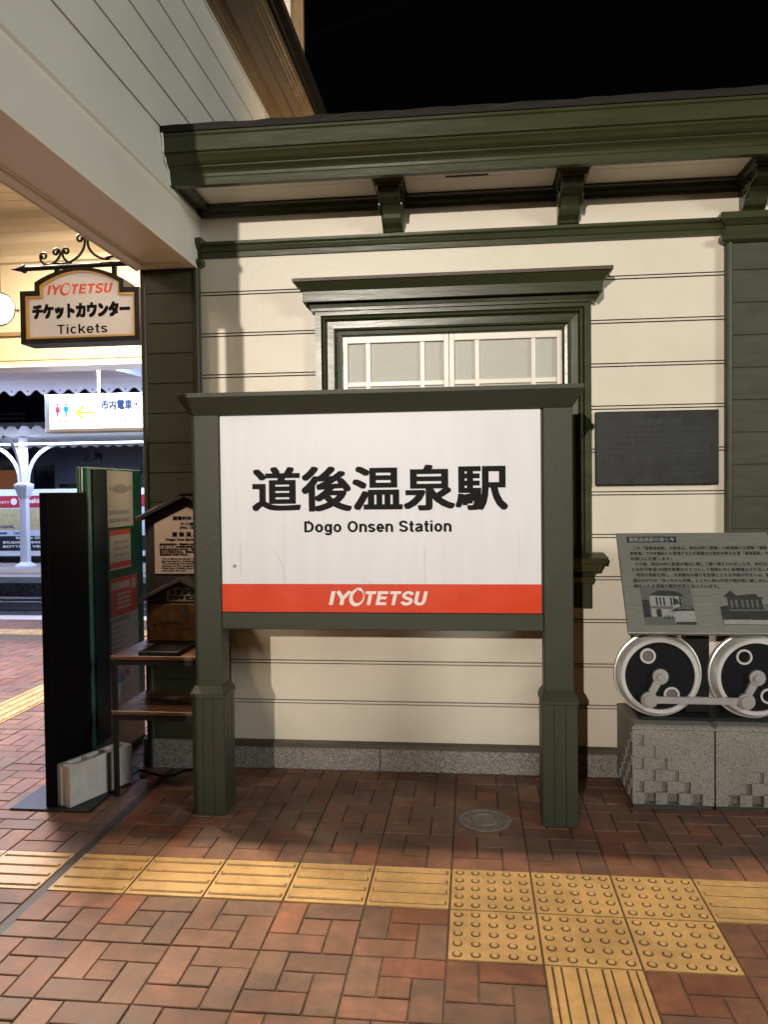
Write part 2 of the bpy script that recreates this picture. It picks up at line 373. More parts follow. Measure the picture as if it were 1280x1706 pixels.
def module(x, y):
    u = .1
    for (cx0, cx1, r0, r1) in ((0, 1, 0, 2), (1, 3, 0, 1), (1, 2, 1, 2), (2, 3, 1, 3), (0, 2, 2, 3)):
        k = random.random(); v = random.uniform(.82, 1.12)
        tn = (v*1.02, v*.98, v*.96, 1) if k < .5 else ((v*1.15, v*.92, v*.82, 1) if k < .68 else (v*.86, v*.95, v*1.0, 1))
        brick(x+cx0*u, x+cx1*u, y-r1*u, y-r0*u, tn)
for j in range(-20, 10):
    ytop = TY-.3*j
    if ytop > 4.7: continue
    for i in range(-5, 9):
        if (i, j) in CELLS: continue
        if i*.3 > -1.4 and ytop > .35: continue
        if ytop > .2 and i > -6: continue
        module(i*.3, ytop)
    if j == 0 or 3.72 < ytop < 4.06: continue
    strip = -.98 < ytop < 4.0
    xs_ = [DR0-.3*k for k in range(1, 5)]+([-3.25-.3*k for k in range(1, 13)] if strip else [DR0-.3*k for k in range(5, 17)])
    for x in xs_: module(x, ytop)
    if strip:
        for k in range(3):
            for (xa, xb) in (((-2.949, -2.837), (-2.837, -2.737)) if k != 1 else ((-2.949, -2.737),)): brick(xa, xb, ytop-.1*(k+1), ytop-.1*k, (random.uniform(.85, 1.1),)*3+(1,))
    if ytop > -3: pass
o = struct(mb.build('brick_paving', BRICK)); set_tone(o, tones)
mb = MB().box(-7, 3, -6, .06, -.05, -.0052); mb.box(-7, -1.4, .06, 4.72, -.05, -.0052)
struct(mb.build('ground', MORTAR))
struct(MB().box(-120, 120, -80, 120, -.6, -.5).build('terrain', ASPH))
struct(MB().box(-7, 8, -30, -6, -.05, -.004).build('road', ASPH))
struct(MB().box(3, 8, -6, 6, -.05, -.004).build('side_pavement', ASPH))
# drain slot
mb = MB().box(DR0+.003, DR1-.003, -3.4, -.04, -.02, -.004)
struct(mb.build('drain_channel', DRAIN))
# tactile paving
def tile(x, y, kind, mb, n=4):
    g = .004; x0, x1, y0, y1 = x+g, x+.3-g, y-.3+g, y-g
    mb.mat(TACT); mb.loft((x0, x1, y0, y1, -.012), (x0, x1, y0, y1, .0015)); 
    if kind == 'dots':
        for a in range(5):
            for b in range(5):
                cx = x+.032+a*.059; cy = y-.032-b*.059
                mb.mat(GROOVE); mb.lathe([(.0165, 0), (.0165, .0005)], (cx, cy, .0015), n=14)
                mb.mat(TACT); mb.lathe([(.0118, 0), (.0108, .0032), (.0078, .0055), (.004, .0064)], (cx, cy, .0016), n=14)
    else:
        for k in range(n):
            t = (k+.5)/n*.3
            if kind == 'x':
                yy = y-t; mb.mat(GROOVE); mb.box(x0+.010, x1-.008, yy-.0135, yy+.0135, .0015, .0019)
                mb.mat(TACT); mb.loft((x0+.012, x1-.012, yy-.0105, yy+.0105, .0015), (x0+.016, x1-.016, yy-.0075, yy+.0075, .0065))
            else:
                xx = x+t; mb.mat(GROOVE); mb.box(xx-.0165, xx+.0165, y0+.006, y1-.004, .0015, .0019)
                mb.mat(TACT); mb.loft((xx-.0115, xx+.0115, y0+.008, y1-.008, .0015), (xx-.0085, xx+.0085, y0+.012, y1-.012, .0065))
mb = MB()
for i, j in sorted(CELLS):
    if i < -5: continue
    if j < 2 and i in (0, 1, 2): tile(i*.3, TY-.3*j, 'dots', mb)
    elif j >= 2:
        if j < 5: tile(.3, TY-.3*j, 'y', mb)
    elif i < 7: tile(i*.3, TY, 'x', mb)
for k in range(1, 10): tile(DR0-.3*k, TY, 'x', mb)
for j in range(-17, 0):
    y = TY-.3*j
    if -.96 < y < 4.02: tile(-3.25, y, 'y', mb)
for k in range(0, 18): tile(-7+.3*k, 4.04, 'dots', mb)
struct(mb.build('tactile_paving', None))
# platform edge, track, far platform
struct(MB().box(-14, -1.4, 4.72, 5.0, -.5, -.001).build('platform_edge', KERB, bevel=.01))
struct(MB().box(-30, 6, 5.0, 9.3, -.55, -.32).build('track_bed', BALLAST))
for y, rn in ((5.75, 'first'), (6.15, 'second'), (7.55, 'third'), (7.95, 'fourth')):
    mb = MB().px([(y-.06, -.32), (y+.06, -.32), (y+.012, -.29), (y+.035, -.20), (y-.035, -.20), (y-.012, -.29)], -24, 4)
    tag(mb.build('rail', RAIL), rn + ' steel tram rail from the near platform edge in the dark track bed', 'rail', 'tram rails between the platforms')
mb = MB().mat(BALLAST).box(-30, 6, 9.3, 16, -.55, -.11); mb.mat(KERB).box(-30, 6, 9.28, 9.55, -.11, 0).mat(PLATF).box(-30, 6, 9.55, 16, -.11, 0)
struct(mb.build('far_platform', None))
struct(MB().box(-30, 6, 9.9, 10.15, 0, .006).build('far_yellow_line', TACT))
# manhole cover
mc = thing('manhole_cover', 'round iron manhole cover set in the bricks in front of the wall', 'manhole cover', (.136, -.595, 0))
MB().lathe([(.118, -.01), (.118, .004), (.100, .005), (.099, .002), (.062, .002), (.061, .006), (.056, .006), (.055, .003)], (.136, -.595, 0), n=40).build('cover', IRON, mc, smooth=True)
mb = MB()
for k in range(28):
    a = 2*math.pi*k/28; c, s = math.cos(a), math.sin(a)
    mb.box(.084, .096, -.003, .003, .003, .0062).xf(lambda v: (.136+v.x*c-v.y*s, -.595+v.x*s+v.y*c, v.z), len(mb.v)-8)
mb.build('rib', IRON, mc)

# ================================================================== STATION BUILDING
bl = thing('station_building', 'cream boarded station building with dark green trim and a green cornice', 'building', (0, 0, 0))
WL, WR = -1.338, 1.339
# wall boards: strip profile with grooves and a bead at each joint
joints = [2.534, 2.316, 2.098, 1.885, 1.669, 1.452, 1.236, 1.021, .803, .575, .362]
JOINT = mat('board_joint_shade_grime', (.055, .036, .022), .8, .2, 20)  # dark brown paints in the shadow gap along with joint dirt
prof = [(0, 3.1)]; jf = set()
for z in joints:
    k0 = len(prof)
    prof += [(0, z+.0055), (.011, z+.0045), (.011, z+.0005), (-.0022, z-.001), (-.0026, z-.006), (-.0022, z-.0105), (.010, z-.012), (.010, z-.0155), (0, z-.0165)]
    jf |= {k0, k0+1, k0+5, k0+6}
prof += [(0, .15)]
mb = MB(); n = len(prof)
V0 = [(WL-.3, y, z) for y, z in prof]+[(WR+.3, y, z) for y, z in prof]
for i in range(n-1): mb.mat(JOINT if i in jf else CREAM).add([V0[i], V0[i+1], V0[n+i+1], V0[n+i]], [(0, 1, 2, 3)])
mb.mat(CREAM).box(-1.66, 2.8, .02, .3, .0, 3.12)
mb.build('wall', CREAM, bl)
# crack line on the lowest board and skirting strip, granite plinth
MB().px([(.002, .118), (-.022, .118), (-.022, .140), (-.010, .152), (.002, .152)], -1.34, 2.8).build('skirting', mat('skirting_paint', (.075, .06, .045), .5, .2, 8), bl)
mb = MB()
for x0, x1 in ((-1.339, -.405), (-.402, .53), (.533, 1.30), (1.303, 2.8)): mb.box(x0, x1, -.012, .3, -.05, .117)
mb.box(-1.69, -1.341, -.05, .3, -.05, .150)
mb.build('plinth', GRANITE, bl, bevel=.003)
# pilasters (left one under the porch beam, right one at the frame edge)
def pilaster(x0, x1, inner, name_cap):
    mb = MB(); z = .155; k = 0
    while z < 2.66:
        z2 = min(2.665, z+.1585); mb.box(x0+.026, x1-.026, -.035, .05, z+.0022, z2-.0022); z = z2
    mb.box(x0+.02, x1-.02, -.028, .05, .152, 2.668)
    for e in (x0, x1):
        c = (e+.016 if e == x0 else e-.016)
        mb.tube([(c, -.030, .152), (c, -.030, 2.668)], .017, 10)
        mb.box(c-.016, c+.016, -.018, .05, .152, 2.668)
    p = mb.build('pilaster', GREEN_D, bl, bevel=.0015)
    mc = MB()
    for (d, za, zb) in ((.004, 2.700, 2.750), (.028, 2.676, 2.700)):
        mc.box(x0-d, x1+d, -.034-d, .05, za, zb)
    mc.loft((x0-.008, x1+.008, -.043, .05, 2.664), (x0-.028, x1+.028, -.064, .05, 2.676))
    mc.loft((x0-.006, x1+.006, -.045, .05, 2.750), (x0-.030, x1+.030, -.070, .05, 2.772))
    mc.box(x0-.034, x1+.034, -.075, .05, 2.772, 2.806)
    mc.build('capital', GREEN, p, bevel=.002)
    return p
pilaster(-1.659, WL, 1, 'l'); pilaster(WR, 1.665, -1, 'r')
# belt moulding
MB().px([(.002, 2.715), (-.018, 2.715), (-.018, 2.740), (-.026, 2.745), (-.030, 2.758), (-.026, 2.770), (-.040, 2.778), (-.040, 2.792), (-.002, 2.800), (.002, 2.800)], WL-.02, 2.8).build('belt_moulding', GREEN, bl)
# cornice, soffit, crown
XE = 3.2; XL = -1.338
cyma = [(-.490, 3.062), (-.492, 3.052), (-.484, 3.046), (-.478, 3.040), (-.470, 3.030), (-.458, 3.022), (-.447, 3.018), (-.447, 3.012), (-.440, 3.008), (-.428, 3.000), (-.420, 2.990), (-.417, 2.978)]
MB().px([(-.30, 3.150), (-.512, 3.150), (-.512, 3.138), (-.503, 3.132), (-.503, 3.066), (-.496, 3.064)]+cyma+[(-.413, 2.974), (-.413, 2.940), (-.378, 2.940), (-.378, 2.99), (-.30, 2.99)], XL, XE).build('cornice', GREEN, bl)
mb = MB()
for y0, y1 in ((-.378, -.224), (-.220, -.03)): mb.box(XL, XE, y0, y1, 2.984, 3.0)
so = mb.build('soffit', mat('soffit_paint', (.86, .82, .72), .5, .06, 3), bl)
MB().px([(0, 2.925), (-.012, 2.925), (-.016, 2.940), (-.030, 2.950), (-.036, 2.968), (-.052, 2.974), (-.052, 2.986), (0, 2.986)], XL, XE).build('crown_moulding', GREEN, bl)
MB().box(XL, XL+.07, -.379, -.05, 2.955, 2.986).build('soffit_border', GREEN, bl)
mb = MB().box(-.02, .18, -.245, -.235, 2.979, 2.983); mb.lathe([(.005, 0), (.005, .004)], (-.02, -.24, 2.979), n=12)
mb.build('vent_slot', BROWNCAP, so)
random.seed(5)
cp = [(-.515, 3.150), (-.506, 3.12), (-.506, 3.07)]+cyma[::2]+[(-.416, 2.945)]
for q_ in range(1): MB().tube([(-1.334+random.uniform(-.003, .002), y-.001+random.uniform(-.003, .003), z) for y, z in cp], [random.uniform(.004, .008) for _ in cp], 6).build('caulk_bead', SHADEW, bl, smooth=True)
# roof edge: slightly wavy metal flashing
mb = MB(); N_ = 60; pts = []
random.seed(3)
for i in range(N_+1):
    x = XL+(XE-XL)*i/N_; dz = random.uniform(-.004, .004); pts.append((x, dz))
vs = []
for x, dz in pts: vs += [(x, -.522, 3.150), (x, -.527, 3.166), (x, -.525, 3.180+dz), (x, -.40, 3.192+dz), (x, -.40, 3.150)]
fs = [(i*5+j, i*5+(j+1) % 5, (i+1)*5+(j+1) % 5, (i+1)*5+j) for i in range(N_) for j in range(5)]+[(4, 3, 2, 1, 0), tuple(N_*5+j for j in range(5))]
mb.add(vs, fs); mb.add([(XL, -.40, 3.186), (XE, -.40, 3.186), (XE, 6, 3.45), (XL, 6, 3.45), (XL, -.40, 3.150), (XE, -.40, 3.150), (XE, 6, 3.15), (XL, 6, 3.15)], [(0, 1, 2, 3), (7, 6, 5, 4), (0, 4, 5, 1), (1, 5, 6, 2), (2, 6, 7, 3), (3, 7, 4, 0)])
mb.build('roof', ROOFM, bl)
# brackets (scrolled consoles)
def bracket(xc, w=.105):
    pr = [(0, 2.725), (-.030, 2.725), (-.036, 2.745), (-.050, 2.760), (-.072, 2.775), (-.085, 2.80), (-.090, 2.83), (-.10, 2.852), (-.125, 2.872), (-.165, 2.885), (-.205, 2.895), (-.232, 2.912), (-.240, 2.938), (-.240, 2.948), (0, 2.948)]
    pr = [(y*1.06, 2.800+(z-2.725)*.664) for y, z in pr]
    mb = MB().px(pr, xc-w/2, xc+w/2)
    mb.box(xc-w/2-.012, xc+w/2+.012, -.272, 0, 2.948, 2.960); mb.loft((xc-w/2-.012, xc+w/2+.012, -.272, 0, 2.960), (xc-w/2-.028, xc+w/2+.028, -.290, 0, 2.983))
    for s in (-1, 1): mb.tube([(xc+s*(w/2-.005), y-.0005, z) for y, z in pr[1:13]], .005, 6)
    b = mb.build('bracket', GREEN, bl, bevel=.002)
    for s in (-1, 1):
        ms = MB().lathe([(.046, 0), (.046, .006), (.038, .008), (.036, .003), (.022, .003), (.018, .010), (.008, .013)], (0, 0, 0), 'X', 20)
        ms.xf(lambda v: (xc+s*(w/2+v.x), -.118+v.y, 2.900+v.z*.9))
        ms.build('rosette', GREEN, b, smooth=True)
for xc in (-.302, .580, 1.462): bracket(xc)
# window: casing, sashes, panes, hood, sill
wn = MB()
X0, X1, ZT, ZB = -.711, .686, 2.412, 1.145
bands = [(0, -.050), (.030, -.050), (.034, -.040), (.042, -.058), (.052, -.060), (.058, -.046), (.062, -.038), (.095, -.036), (.099, -.048), (.108, -.050), (.112, -.030), (.126, -.028), (.130, -.040), (.138, -.036), (.140, 0)]
# mitred casing swept along three sides
path = [(X0, ZB, 1, 0), (X0, ZT, 1, -1), (X1, ZT, -1, -1), (X1, ZB, -1, 0)]
vs = []
for px_, pz_, dx, dz in path: vs += [(px_+dx*a, y, pz_+dz*a) for a, y in [(0, .004)]+bands]
nb = len(bands)+1
wn.add(vs, [(k*nb+j, k*nb+j+1, (k+1)*nb+j+1, (k+1)*nb+j) for k in range(3) for j in range(nb-1)])
win = wn.build('window', GREEN, bl)
def sash(xa, xb, m1, m2):
    mb = MB(); zt, zb = 2.272, 1.16
    mb.box(xa, xa+.026, -.026, .004, zb, zt); mb.box(xb-.026, xb, -.026, .004, zb, zt); mb.box(xa+.026, xb-.026, -.0258, .004, zt-.034, zt)
    for m in (m1, m2): mb.box(m-.012, m+.012, -.020, .003, zb, zt-.034)
    for z in (2.026, 1.60): mb.box(xa+.026, xb-.026, -.0195, .003, z-.012, z+.012)
    o_ = mb.build('sash', WHITE_P, win, bevel=.002)
sash(-.572, -.022, -.440, -.158); sash(-.020, .548, .122, .406)
MB().box(-.56, .54, -.006, -.002, 1.17, 2.25).build('pane', FROST, win)
for x in (-.576, .552): MB().tube([(x, -.030, 2.12), (x, -.030, 2.20)], .006, 8).build('hinge', BROWNCAP, win)
hd = MB()
hx0, hx1 = -.750, .724
hd.box(X0-.02, X1+.02, -.062, .002, 2.402, 2.418)
hd.loft((X0-.030, X1+.030, -.066, .002, 2.418), (X0-.040, X1+.040, -.070, .002, 2.440))
for e0, e1 in ((hx0-.012, X0-.03), (X1+.03, hx1+.012)): hd.loft((max(e0, hx0+.012), min(e1, hx1-.012), -.095, .002, 2.412), (e0, e1, -.110, .002, 2.440))
hd.box(hx0-.012, hx1+.012, -.112, .002, 2.440, 2.492)
hd.loft((hx0-.016, hx1+.016, -.116, .002, 2.492), (hx0-.050, hx1+.050, -.150, .002, 2.532))
hood = hd.build('hood', GREEN, win, bevel=.002)
MB().box(hx0-.056, hx1+.056, -.158, .002, 2.532, 2.550).build('hood_cap', BROWNCAP, win, bevel=.002)
sl = MB(); sx0, sx1 = -.79, .760
sl.loft((X0-.004, X1+.004, -.075, .002, 1.0), (X0-.01, X1+.01, -.085, .002, 1.03))
def sprof(z0, a, z1, b): sl.loft((X0-a, X1+a, -.045-a, .002, z0), (X0-b, X1+b, -.045-b, .002, z1))
sprof(1.03, .008, 1.045, .014); sprof(1.045, .014, 1.058, .028); sprof(1.058, .040, 1.072, .044); sprof(1.072, .044, 1.10, .054); sprof(1.10, .068, 1.126, .072)
sl.loft((X0-.075, X1+.075, -.12, .002, 1.126), (X0-.06, X1+.06, -.05, .002, 1.150))
sl.build('sill', GREEN, win, bevel=.0015)
for s in (-1, 1):
    xe = X1 if s > 0 else X0; xa, xb = (xe-.14, xe) if s > 0 else (xe, xe+.14)
    mb = MB(); mb.box(xa, xb, -.040, .002, .872, 1.0)
    for k in range(4):
        xx = xa+.004+k*(xb-xa-.008)/3-.006; mb.box(max(xa, xx), min(xb, xx+.014), -.052, -.040, .885, .985)
    mb.box(xa, xb, -.0525, -.040, .872, .885); mb.box(xa, xb, -.0525, -.040, .985, 1.0)
    mb.build('corbel', GREEN, win, bevel=.001)
# side wall over the porch beam (boards along Y) and the beam itself
zl = [2.935, 3.18, 3.372, 3.566, 3.76, 3.955, 4.15]
pr = [(0, 2.66), (0, 2.905), (.014, 2.912), (.014, 2.93), (0, 2.938)]
for z in zl[1:]: pr += [(0, z-.006), (-.012, z-.004), (-.012, z+.004), (0, z+.006)]
pr += [(0, 4.5)]
n = len(pr); y0_, y1_ = -2.2, 1.42
mb = MB(); V0 = [(-1.34+x, y0_, z) for x, z in pr]+[(-1.34+x, y1_, z) for x, z in pr]
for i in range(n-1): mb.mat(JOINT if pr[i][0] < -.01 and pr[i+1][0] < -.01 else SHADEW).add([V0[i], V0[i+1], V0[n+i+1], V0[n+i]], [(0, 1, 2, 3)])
mb.mat(SHADEW)
mb.box(-1.66, -1.352, y0_, 0.02, 2.70, 4.5); mb.box(-1.66, -1.352, .02, 8, 2.70, 4.5)
mb.box(-1.352, -1.345, y0_, y1_, 4.16, 4.5)
mb.build('side_wall', SHADEW, bl)
MB().box(-1.40, -1.338, 1.42, 8, 3.0, 4.5).build('rear_wall', CREAM, bl)
mb = MB()
mb.box(-1.66, -1.341, -2.2, -.055, 2.672, 2.70)
for xa, xb in ((-1.664, -1.610), (-1.392, -1.339)): mb.box(xa, xb, -2.2, -.055, 2.655, 2.672)
for ya, yb in ((-2.2, -2.14), (-.115, -.055)): mb.box(-1.610, -1.392, ya, yb, 2.655, 2.672)
mb.px([(-2.14, 2.672), (-2.14, 2.66), (-2.13, 2.672)], -1.61, -1.392)
mb.tube([(-1.604, -2.13, 2.670), (-1.604, -.12, 2.670)], .006, 6); mb.tube([(-1.398, -2.13, 2.670), (-1.398, -.12, 2.670)], .006, 6)
mb.box(-1.672, -1.662, -2.2, -.05, 2.650, 2.70)
mb.tube([(-1.337, -2.2, 2.655), (-1.337, -.056, 2.655)], .004, 6)
mb.build('porch_beam', PORCHB, bl, bevel=.003)
for xa, xb in ((-2.1, -1.445), (-1.400, -1.325)): MB().box(xa, xb, -2.2, -2.05, 0, 2.655).build('porch_post', GREEN, bl, bevel=.004)  # unseen posts, left one widened to keep street light off the pilaster
MB().box(-7.2, -1.662, -2.2, -2.05, 2.655, 3.86).build('porch_light_blocker', CREAM, bl)  # unseen board added to stop street light passing above the posts
# eaves cornice above the side wall, running along Y
ev = [(-1.34, 4.172), (-1.330, 4.172), (-1.326, 4.186), (-1.312, 4.192), (-1.306, 4.206), (-1.292, 4.212), (-1.286, 4.224), (-1.270, 4.230), (-1.266, 4.236), (-1.176, 4.238), (-1.172, 4.214), (-1.118, 4.214), (-1.112, 4.236), (-1.104, 4.240), (-1.098, 4.254), (-1.090, 4.262), (-1.084, 4.28), (-1.076, 4.284), (-1.066, 4.31), (-1.34, 4.32)]
MB().py(ev, -3.4, 7).build('eaves', TRIMB, bl)
MB().box(-1.34, -1.050, -3.4, 7, 4.322, 4.352).build('eaves_flashing', ROOFM, bl)
# upper storey rising behind
mb = MB()
zz = 4.35
while zz < 8.2: mb.box(-6, -1.42, 3.0, 3.018, zz+.001, zz+.219); zz += .22
mb.box(-6, -1.42, 3.02, 3.12, 4.35, 8.4)
up_ = mb.build('upper_storey', CREAM, bl)
mb = MB().box(-1.455, -1.405, 2.955, 3.13, 4.35, 8.4); mb.tube([(-1.398, 2.97, 4.35), (-1.398, 2.97, 8.4)], .016, 10); mb.tube([(-1.462, 2.965, 4.35), (-1.462, 2.965, 8.4)], .010, 8)
mb.build('corner_board', TRIMB, bl)
mb = MB().px([(2.90, 5.6), (2.86, 5.62), (2.84, 5.66), (2.80, 5.70), (3.0, 5.72), (3.0, 5.6)], -1.76, -1.60); mb.lathe([(.05, 0), (.06, .03), (.03, .06)], (-1.68, 2.92, 5.56), n=14)
mb.build('upper_bracket', TRIMB, bl, smooth=True)
# hall: ceiling, lintel, left wall
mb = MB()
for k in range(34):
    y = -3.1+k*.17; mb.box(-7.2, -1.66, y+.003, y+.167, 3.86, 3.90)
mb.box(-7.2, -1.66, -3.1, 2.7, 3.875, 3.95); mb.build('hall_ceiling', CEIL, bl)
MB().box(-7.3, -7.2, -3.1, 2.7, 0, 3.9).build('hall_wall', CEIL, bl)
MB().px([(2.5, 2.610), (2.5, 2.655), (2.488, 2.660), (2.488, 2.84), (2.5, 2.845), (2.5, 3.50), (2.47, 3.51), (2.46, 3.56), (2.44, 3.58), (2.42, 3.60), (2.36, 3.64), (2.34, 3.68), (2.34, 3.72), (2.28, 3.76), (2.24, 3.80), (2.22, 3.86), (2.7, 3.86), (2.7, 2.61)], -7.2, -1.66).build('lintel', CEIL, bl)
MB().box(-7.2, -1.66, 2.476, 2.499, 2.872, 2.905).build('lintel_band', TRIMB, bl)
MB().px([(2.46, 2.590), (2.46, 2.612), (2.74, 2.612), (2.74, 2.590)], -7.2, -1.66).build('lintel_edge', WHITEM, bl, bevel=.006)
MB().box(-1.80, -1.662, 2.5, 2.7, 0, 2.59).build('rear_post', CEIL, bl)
MB().box(-7.3, -1.06, -3.1, 2.9, 4.5, 4.56).build('upper_roof', ROOFM, bl)

# ================================================================== STATION NAME SIGN
sg = thing('station_name_sign', 'big white station name board on two green posts with a red band', 'sign', (-.33, -.56, 0))
def sign_post(x0, x1):
    mb = MB().box(x0+.012, x1-.012, -.615, -.505, .50, 1.84)
    p = mb.build('post', SIGNG, sg, bevel=.004)
    ms = MB(); w = (x1-x0)/3
    ms.box(x0+.003, x1-.003, -.637, -.483, 0.0, .54)
    for k in range(3): ms.box(x0+k*w+.0015, x0+(k+1)*w-.0015, -.640, -.636, .002, .535)
    d = .154/3
    for k in range(3):
        for xx in ((x0-.001, x0+.004), (x1-.004, x1+.001)): ms.box(xx[0], xx[1], -.637+k*d+.0015, -.637+(k+1)*d-.0015, .002, .535)
    ms.build('post_base', SIGNG, p, bevel=.0012)
    MB().loft((x0-.006, x1+.006, -.648, -.474, .535), (x0-.006, x1+.006, -.648, -.474, .556)).loft((x0-.006, x1+.006, -.648, -.474, .556), (x0+.010, x1-.010, -.619, -.501, .590)).build('post_collar', SIGNG, p, bevel=.003)
sign_post(-1.192, -1.040); sign_post(.386, .537)
mb = MB().loft((-1.180, .524, -.619, -.500, 1.823), (-1.220, .566, -.680, -.440, 1.897)); mb.box(-1.221, .567, -.682, -.438, 1.897, 1.917)
mb.build('cap', SIGNG, sg, bevel=.002)
MB().box(-1.052, .398, -.610, -.520, .850, .926).build('rail', SIGNG, sg, bevel=.003)
MB().box(-1.052, .398, -.590, -.530, .926, 1.823).build('backing', SIGNG, sg)
pn = MB().box(-1.050, .3905, -.606, -.592, .928, 1.8205).build('panel', PANELW, sg, bevel=.003)
MB().box(-1.0495, .390, -.6068, -.606, .9285, 1.056).build('red_band', REDB, pn)
FS = Frame((0, -.6066, 0), (1, 0, 0), (0, 0, 1))
mb = MB(); put_text(mb, FS, '道後温泉駅', -.896, .241, 1.387, 1.581, bold=.0064, boldv=.0046)
put_strokes(mb, FS, 'Dogo Onsen Station', -.663, -.001, 1.289, .050, wt=.185, gap=.095)
mb.build('lettering', BLACK, pn)
FB = Frame((0, -.6070, 0), (1, 0, 0), (0, 0, 1))
mb = MB(); SH = .22
put_strokes(mb, FB, 'IY', -.555, -.468, .962, .062, wt=.21, gap=.10, shear=SH)
put_strokes(mb, FB, 'TETSU', -.400, -.122, .962, .062, wt=.20, gap=.10, shear=SH)
# ring O: two crescent swashes
def ring(mb, fr, cx, cy, rx, ry, sh, sc=1.0):
    o_, i_ = [], []
    for k in range(33):
        a = R(100+k*(345/32)); th = (.30+.12*math.cos(a-R(200)))
        o_.append((cx+rx*math.cos(a)+sh*ry*math.sin(a), cy+ry*math.sin(a))); i_.append((cx+rx*(1-th)*math.cos(a)+sh*ry*(1-th)*math.sin(a)+.05*rx, cy+ry*(1-th)*math.sin(a)+.04*ry))
    vs = [fr.p(x, y, .001) for x, y in o_]+[fr.p(x, y, .001) for x, y in i_]
    mb.add(vs, [(k, k+1, 34+k, 33+k) for k in range(32)])
    # swash tip
    mb.add([fr.p(cx-rx*.15, cy+ry*1.06, .0011), fr.p(cx+rx*.55, cy+ry*1.12, .0011), fr.p(cx+rx*1.02, cy+ry*.55, .0011), fr.p(cx+rx*.45, cy+ry*.80, .0011)], [(0, 1, 2, 3)])
ring(mb, FB, -.4275, .9955, .034, .040, .15)
mb.build('logo_lettering', WHITEL, pn)
SCR = mat('panel_scratch', (.40, .39, .40), .6, .0)
random.seed(8)
for pts in ([(-.815, 1.225), (-.79, 1.19), (-.765, 1.14), (-.755, 1.062)], [(-.118, 1.21), (-.122, 1.12), (-.119, 1.062)], [(.29, 1.30), (.295, 1.19), (.293, 1.14)], [(-.96, 1.245), (-.962, 1.10)], [(-.40, 1.09), (-.385, 1.072), (-.36, 1.06)]):
    mb = MB(); stroke(mb, FS, pts, .0011, .0004); mb.build('scratch', SCR, pn)
MB().lathe([(.0085, 0), (.0085, .002)], (-.989, -.606, 1.137), 'Y', 20).build('screw_cover', GREYP, pn)

# ================================================================== BRONZE PLAQUE
pq = thing('bronze_plaque', 'dark bronze plaque with faint raised text on the cream wall', 'plaque', (1.01, 0, 1.67))
plq = MB().box(.709, 1.307, -.034, -.001, 1.487, 1.856).build('plate', BRONZE, pq, bevel=.006, seg=2)
FP = Frame((.709, -.0340, 1.487), (1, 0, 0), (0, 0, 1))
mb = MB(); put_text(mb, FP, '道後温泉駅の由来', .19, .42, .300, .330, bold=.001)
pl_lines = ['この駅舎は明治四十四年に建てられた旧駅舎を復元し', 'たもので松山の文明開化の面影を今に伝えています', 'わが国最古の湯として知られる道後温泉の玄関口にあり', '小説坊っちゃんの舞台ともなったこの地で市民や観光客', 'に親しまれ永くその姿をとどめるため創立百周年の記念', '事業として明治の洋風建築のままに新しく築かれたもの', 'であります']
for k, t in enumerate(pl_lines): put_text(mb, FP, t, .05, .05+.52*len(t)/26, .268-k*.0275, .286-k*.0275, bold=.0007)
put_text(mb, FP, '昭和六十一年五月', .38, .50, .072, .088, bold=.0007); put_text(mb, FP, '伊予鉄道株式会社', .36, .52, .045, .062, bold=.0007)
mb.build('raised_lettering', mat('bronze_letters', (.024, .027, .027), .6, .2, 30, metal=.3), plq)

